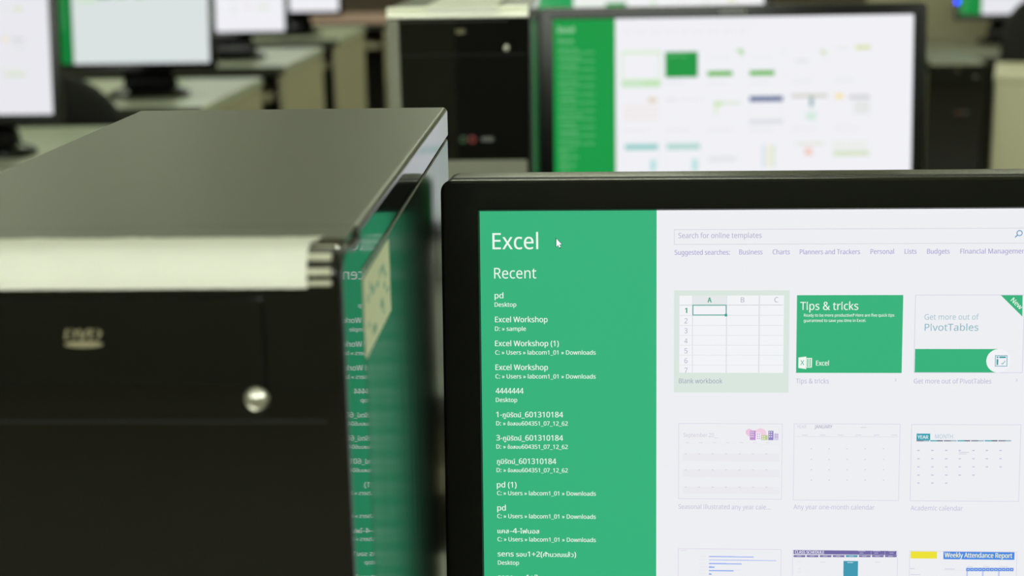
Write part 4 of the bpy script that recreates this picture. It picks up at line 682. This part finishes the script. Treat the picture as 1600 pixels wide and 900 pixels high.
    # sockets low on the face
    for nm, x, m in (('audio_jack', hw-0.072, M_GREEN), ('audio_jack', hw-0.0625, M_PINK), ('usb_port', hw-0.0465, M_GREY)):
        bm = bmesh.new()
        if nm == 'audio_jack': add_lathe(bm, (x, 0.001, TH-0.136), (0, -1, 0), [(0.0042, 0), (0.0042, 0.002), (0.0024, 0.0022), (0.0022, 0.0006)])
        else: add_box(bm, (x-0.0065, -0.001, TH-0.1385), (x+0.0065, 0.002, TH-0.1335), 0.0005, 1)
        o = new_obj(nm, bm, m, root)
        if nm == 'audio_jack': o['label'] = ('green' if m is M_GREEN else 'red') + ' audio jack'
    for sx_ in (-1, 1):
        for yy in (0.05, TD-0.05):
            bm = bmesh.new(); add_lathe(bm, (sx_*(hw-0.02), yy, 0), (0, 0, 1), [(0.009, 0), (0.010, 0.004), (0.010, 0.006)])
            new_obj('foot', bm, M_SEAM, root)
    if plain: return root
    lp = new_obj('lower_panel', box((-hw+0.0125, -0.0018, 0.03), (hw-0.005, 0.004, TH-0.158), 0.0015, 3), M_SILVER, root, smooth=True); lp['label'] = 'grey lower front panel'
    tr = new_obj('side_trim', box((-hw+0.0004, -0.0016, 0.012), (-hw+0.0128, 0.004, TH-0.0112), 0.001, 2), M_SILVER, root, smooth=True); tr['label'] = 'silver trim down the left edge of the front'
    # paper strip stuck along the brow
    rg = random.Random(11)
    bm = bmesh.new()
    off = 0.0013
    path = [(0.0188, TH+0.0005), (0.016, TH+0.0010), (0.010, TH+0.0012), (0.0062, TH+0.0014), (0.0030, TH+0.0004), (0.0008, TH-0.0012), (-0.0008, TH-0.0036), (-0.0017, TH-0.0062), (-0.0017, TH-0.0074), (-0.0018, TH-0.0086), (-0.0017, TH-0.0096)]
    N = 60
    x0, x1 = -hw+0.0005, hw-strip_end
    rows = []
    for i in range(N+1):
        x = x0+(x1-x0)*i/N
        w = 0.0009*math.sin(i*0.55)*rg.random()+0.0006*(rg.random()-.5)
        rows.append([bm.verts.new((x+(0.0012 if i == N else 0)*(1 if j < 3 else 0), y+(w if j == 0 else 0), z+0.00012*(rg.random()-.5))) for j, (y, z) in enumerate(path)])
    for a, b in zip(rows, rows[1:]):
        for j in range(len(path)-1): bm.faces.new((a[j], a[j+1], b[j+1], b[j]))
    bmesh.ops.recalc_face_normals(bm, faces=bm.faces)
    bmesh.ops.solidify(bm, geom=list(bm.faces), thickness=0.00025)
    if brow:
        bt_ = new_obj('top_trim', bm, brow, root, smooth=True); bt_['label'] = 'bright silver white trim along the top of the front'
    else:
        ps = new_obj('paper_strip', bm, M_PAPER, root, smooth=True); ps['label'] = 'white paper strip stuck along the top of the front'
    return root

# ------------------------------------------------------------------ desk
def make_desk(x0, x1, y0, y1, z, label, group, top_m=None, side_m=None, tray=True):
    top_m = top_m or M_DESK; side_m = side_m or M_PANEL
    cx, cy = (x0+x1)/2, (y0+y1)/2
    root = empty('computer_desk', (cx, cy, 0)); tag(root, label, 'desk', group)
    w, d = (x1-x0)/2, (y1-y0)/2
    new_obj('tabletop', box((-w, -d+0.003, z-0.025), (w, d, z), 0.002, 2), top_m, root)
    new_obj('front_strip', box((-w, -d, z-0.025), (w, -d+0.0029, z-0.001)), M_DARK, root)  # dark strip along the front of the slab
    for s in (-1, 1):
        a, b = sorted((s*(w-0.004), s*(w-0.026)))
        new_obj('end_panel', box((a, -d+0.01, 0), (b, d-0.01, z-0.0255), 0.0015, 1), side_m, root)
    new_obj('modesty_panel', box((-w+0.027, d-0.06, 0.25), (w-0.027, d-0.04, z-0.0255), 0.001, 1), M_DARK, root)  # dark board: the shade of the knee space put into its colour
    if not tray: return root
    new_obj('keyboard_tray', box((-w+0.06, -d+0.04, z-0.125), (w-0.06, d-0.30, z-0.095), 0.002, 1), side_m, root)
    for s in (-1, 1):
        a, b = sorted((s*(w-0.061), s*(w-0.0265)))
        new_obj('tray_runner', box((a, -d+0.06, z-0.120), (b, d-0.32, z-0.10)), M_RUNNER_SHADE, root)
    return root

# ------------------------------------------------------------------ chair
def make_chair(loc, rz, label, group, fabric=None, back_lo=0.74, back_hi=1.02, bw=0.23, sz=0.0):
    fabric = fabric or M_CHAIR
    root = empty('office_chair', loc, rz); tag(root, label, 'chair', group)
    bm = bmesh.new()
    def sup(a, b, z, y=0, e=.6): return [(a*math.copysign(abs(math.cos(t))**e, math.cos(t)), y+b*math.copysign(abs(math.sin(t))**e, math.sin(t)), z) for t in (2*math.pi*k/36 for k in range(36))]
    add_loft(bm, [sup(.19, .18, .415+sz), sup(.235, .225, .425+sz), sup(.24, .23, .455+sz), sup(.225, .215, .478+sz), sup(.12, .12, .486+sz)])
    new_obj('seat', bm, fabric, root, smooth=True)
    bm = bmesh.new()
    zc, hh = (back_lo+back_hi)/2, (back_hi-back_lo)/2
    rows = []
    n = 36
    def ring(k, y): return [(bw*k*math.copysign(abs(math.cos(t))**(1.0 if math.sin(t) > 0 else .5), math.cos(t)), y-0.05*(math.cos(t)*k)**2+0.0, zc+hh*k*math.copysign(abs(math.sin(t))**(1.0 if math.sin(t) > 0 else .5), math.sin(t))) for t in (2*math.pi*i/n for i in range(n))]
    add_loft(bm, [ring(.5, -.262), ring(.86, -.258), ring(.97, -.248), ring(1, -.232), ring(.97, -.216), ring(.86, -.206), ring(.4, -.204)])
    new_obj('backrest', bm, fabric, root, smooth=True)
    bm = bmesh.new(); add_tube(bm, [(0, -.06, .41+sz), (0, -.20, .40+sz), (0, -.285, .45+sz), (0, -.30, .55), (0, -.285, zc-.02), (0, -.262, zc)], .016, 10)
    new_obj('back_support', bm, M_CHAIRP, root, smooth=True)
    bm = bmesh.new(); add_lathe(bm, (0, 0, .10), (0, 0, 1), [(.03, 0), (.03, .12), (.02, .12), (.02, .29+sz), (.07, .30+sz), (.07, .318+sz)])
    new_obj('gas_column', bm, M_CHAIRP, root, smooth=True)
    bm = bmesh.new(); add_lathe(bm, (0, 0, .075), (0, 0, 1), [(.04, 0), (.045, .02), (.036, .045)])
    for k in range(5):
        a = 2*math.pi*k/5; c, s = math.cos(a), math.sin(a)
        add_loft(bm, [[(c*r_-s*q, s*r_+c*q, z_) for q, z_ in ((-w_, z1), (w_, z1), (w_*.7, z2), (-w_*.7, z2))] for r_, w_, z1, z2 in ((.02, .026, .08, .115), (.28, .016, .062, .082))])
    new_obj('star_base', bm, M_CHAIRP, root)
    for k in range(5):
        a = 2*math.pi*k/5; c, s = math.cos(a), math.sin(a)
        bm = bmesh.new(); add_lathe(bm, (c*.27-s*-.02, s*.27+c*-.02, .028), (-s, c, 0), [(.02, 0), (.028, .004), (.028, .036), (.02, .04)], 16)
        new_obj('caster', bm, M_CHAIRP, root, smooth=True)
    return root

# ================================================================== the room
RX0, RX1, RY0, RY1, RZ = -4.2, 4.0, -3.2, 11.5, 2.75
def struct(name, lo, hi, m):
    o = new_obj(name, box(lo, hi), m); o['kind'] = 'structure'; return o
struct('floor', (RX0-.1, RY0-.1, -0.1), (RX1+.1, RY1+.1, 0), M_FLOOR)
struct('ceiling', (RX0-.1, RY0-.1, RZ), (RX1+.1, RY1+.1, RZ+.1), M_CEIL)
struct('wall_back', (RX0, RY1, 0), (RX1, RY1+.1, RZ), M_WALL)
struct('wall_front', (RX0, RY0-.1, 0), (RX1, RY0, RZ), M_WALL)
struct('wall_left', (RX0-.1, RY0, 0), (RX0, RY1, RZ), M_WALL)
struct('wall_right', (RX1, RY0, 0), (RX1+.1, RY1, RZ), M_WALL)
struct('trim_1', (RX0, RY1-0.03, 0.10), (RX1, RY1, 0.95), M_WAINS)

M_DAY = emis('daylit blind', (0.96, 1.0, 0.89), WINDOW, linear=True, base=(220, 220, 214))
for i, x in enumerate((-2.6, 0.0, 2.6)):
    fr = new_obj('window_%d' % (i+1), box((x-.95, RY0, 1.78), (x+.95, RY0+.03, 2.7)), M_FRAME); fr['kind'] = 'structure'
    new_obj('window_blind', box((x-.88, RY0+.031, 1.85), (x+.88, RY0+.04, 2.63)), M_DAY, fr)

# ================================================================== the near place: desk, tower, monitor
near_desk_z = 0.77
make_desk(-0.30, 0.47, 0.345, 1.12, near_desk_z, 'nearest grey laminate desk, under the large in-focus monitor and the big black tower', 'computer desks in rows')
near_tower = make_tower('large black computer tower in the left foreground, white paper strip along its front', 'black computer towers', 0.0092)
near_tower.location = (-0.0678-TW/2, 0.4067, near_desk_z)
near_monitor = make_monitor(near_desk_z, NEAR['tl'], NEAR['yaw'], NEAR['tilt'], near_page().mesh(), 'large in-focus black monitor in the right foreground showing a green and white start page', 'black monitors lit with the start page')

# second row
row_z = 0.7655
make_desk(-0.34, 0.47, 1.54, 2.32, row_z, 'grey desk right behind the in-focus monitor, mostly hidden by it', 'computer desks in rows')
far_tower = make_tower('black computer tower in the second row with loose white paper on top', 'black computer towers', 0.0015, sticker=False, brow=M_BROW)
far_tower.location = (-0.0617-TW/2, 1.6135, row_z+0.0007)
page2 = far_page((18, 152, 68), (240, 240, 245))
make_monitor(row_z, (-0.04577, 1.94725, 1.12392), 0.0111, 0.11506, page2.mesh(), 'blurred black monitor directly behind the in-focus one, whole top rim in view', 'black monitors lit with the start page', mark=True)
# loose sheet lying on the second tower
bm = bmesh.new()
ps_rows = []
for y, z in ((0.20, 0.0020), (0.12, 0.0022), (0.05, 0.0022), (0.010, 0.0024), (0.002, 0.0020), (-0.0040, -0.0010), (-0.0050, -0.006)):
    ps_rows.append([bm.verts.new((x, y, z)) for x in (-0.032, -0.01, 0.012, 0.041)])
for a, b in zip(ps_rows, ps_rows[1:]):
    for j in range(3): bm.faces.new((a[j], a[j+1], b[j+1], b[j]))
bmesh.ops.recalc_face_normals(bm, faces=bm.faces)
bmesh.ops.solidify(bm, geom=list(bm.faces), thickness=0.0003)
pp = new_obj('paper_sheet', bm, M_PAPER, None, (-0.0617-TW/2, 1.6135, row_z+0.0007+TH+0.0005), True)
tag(pp, 'loose white paper sheet lying on top of the second row tower', 'paper')

# third row
make_desk(-0.36, 0.47, 2.72, 3.5, row_z, 'grey desk of the third centre row, hidden behind the second row monitor', 'computer desks in rows')
page3 = far_page((40, 160, 88), (244, 244, 246), 2)
make_monitor(row_z, (-0.1085, 3.06, 1.1245), 0.0, 0.115, page3.mesh(), 'distant monitor seen only as a lit strip above the rim of the second row monitor', 'black monitors lit with the start page')
# left column of desks, each with its monitor
left_x1 = -1.03
fronts = (2.93, 4.07, 5.22, 6.36)
lbl = ('nearest light desk of the left column, under the monitor cut by the left edge', 'light desk of the left column behind the dark chair, its pale right panel in view',
       'third desk of the left column, dark knee space and end panel facing the aisle', 'farthest grey desk of the left column before the reddish table')
for f, l in zip(fronts, lbl):
    make_desk(-2.45, left_x1, f, f+0.78, 0.77, l, 'computer desks in rows')
page_l = far_page((20, 138, 62), (232, 232, 238), 4)
page_b = far_page((10, 122, 54), (218, 226, 225), 5, 250, 1)
page_c = far_page((24, 140, 70), (240, 240, 246), 6)
mons = ((-1.082-SW, 3.07, 'monitor at the left edge of the picture, its white page cut off', page_l), (-1.032-SW, 4.19, 'monitor with a green stripe at its left, second of the left column', page_b),
        (-1.052-SW, 5.36, 'small distant white monitor, third of the left column', page_c), (-1.045-SW, 6.50, 'smallest monitor, farthest of the left column', page_c))
shared = {}
for x, y, l, pg in mons:
    me = shared.get(id(pg)) or pg.mesh(); shared[id(pg)] = me
    tl = 0.878+SH*math.cos(.115)
    make_monitor(0.77, (x, y+SH*math.sin(.115), tl), 0.0, 0.115, me, l, 'black monitors lit with the start page')
make_chair((-1.385, 4.10, 0), 0, 'black chair with a rounded back, behind the monitor at the left edge', 'black office chairs', back_lo=0.54, back_hi=0.89)
make_desk(-2.6, -0.95, 7.36, 8.2, 0.77, 'reddish brown table beyond the left column, pinkish shine put into its colour', 'far tables', M_RED, M_PANEL)

# right column
make_desk(1.05, 2.2, 5.22, 6.0, 0.77, 'grey desk at the right edge of the picture with a dark knee space', 'computer desks in rows', top_m=M_RUNNER_SHADE, tray=False)  # darker tabletop: the shade lying on this desk is put into its colour
pd = tag(new_obj('privacy_panel', box((1.05, 6.02, 0), (2.2, 6.045, 1.13), .002, 1), M_PANEL), 'olive grey screen panel standing behind the desk at the right edge', 'divider')
make_monitor(0.77, (1.297, 5.62, 0.885+SH*math.cos(.115)), 0.0, 0.115, page_l.mesh(), 'small distant monitor at the upper right corner with a blue power light', 'black monitors lit with the start page', led=True)
make_chair((1.40, 5.0, 0), math.radians(8), 'black chair with a dark back at the right edge of the picture', 'black office chairs', back_lo=0.72, back_hi=1.02, sz=-0.085)
stand = empty('low_stand', (0.974, 4.36, 0)); tag(stand, 'low dark stand carrying the black tower at the right edge', 'stand')
new_obj('top_board', box((-.09, -.17, .442), (.09, .17, .460), .001, 1), M_DARK, stand)
for sx_ in (-1, 1): new_obj('end_panel', box((sx_*.08-.009, -.165, 0), (sx_*.08+.009, .165, .4415), .001, 1), M_DARK, stand)
kt = make_tower('black computer tower on a low stand in front of the desk at the right edge', 'black computer towers', 0.0015, sticker=False, plain=True)
kt.location = (0.974, 4.2, 0.4605)
cab = empty('low_cabinet', (1.415, 4.35, 0), math.radians(-15)); tag(cab, 'plain pale beige cabinet at the right edge, below the black chair back', 'cabinet')
new_obj('body', box((-.29, -.19, .05), (.29, .19, .794), .002, 1), M_CAB, cab)
new_obj('top_board', box((-.292, -.2085, .7945), (.292, .19, .811), .001, 1), M_CAB, cab)
new_obj('plinth', box((-.28, -.17, 0), (.28, .18, .0495)), M_DARK, cab)
for sx_ in (-1, 1):
    dr = new_obj('door', box((sx_*.144-.142, -.208, .055), (sx_*.144+.142, -.1905, .7925), .0015, 1), M_CAB, cab)
    new_obj('handle', box((sx_*.03-.006, -.222, .42), (sx_*.03+.006, -.2075, .54), .002, 1), M_STEEL, dr)

# ================================================================== ceiling lamps
def lamp_mat(p):
    return emis('lamp tubes %g' % p, LAMP_TINT, p, linear=True, base=(230, 230, 225))
k = 0
for y in (-2.4, -0.9, 1.3, 3.4, 5.6, 7.8, 10.0):
    for x in (-2.6, 0.0, 2.6):
        pw = LAMP_BACK if y < 0.5 else LAMP_NEAR if y < 2 else LAMP_FAR
        r = empty('ceiling_light', (x, y, RZ)); tag(r, 'recessed fluorescent ceiling light over the rows', 'lamp', 'ceiling lights')
        bm = bmesh.new()
        for lo, hi in (((-.62, -.17, -.05), (.62, -.15, 0)), ((-.62, .15, -.05), (.62, .17, 0)), ((-.62, -.15, -.05), (-.60, .15, 0)), ((.60, -.15, -.05), (.62, .15, 0))): add_box(bm, lo, hi)
        new_obj('frame', bm, M_FRAME, r)
        new_obj('diffuser', box((-.60, -.15, -.045), (.60, .15, -.035)), lamp_mat(pw), r)
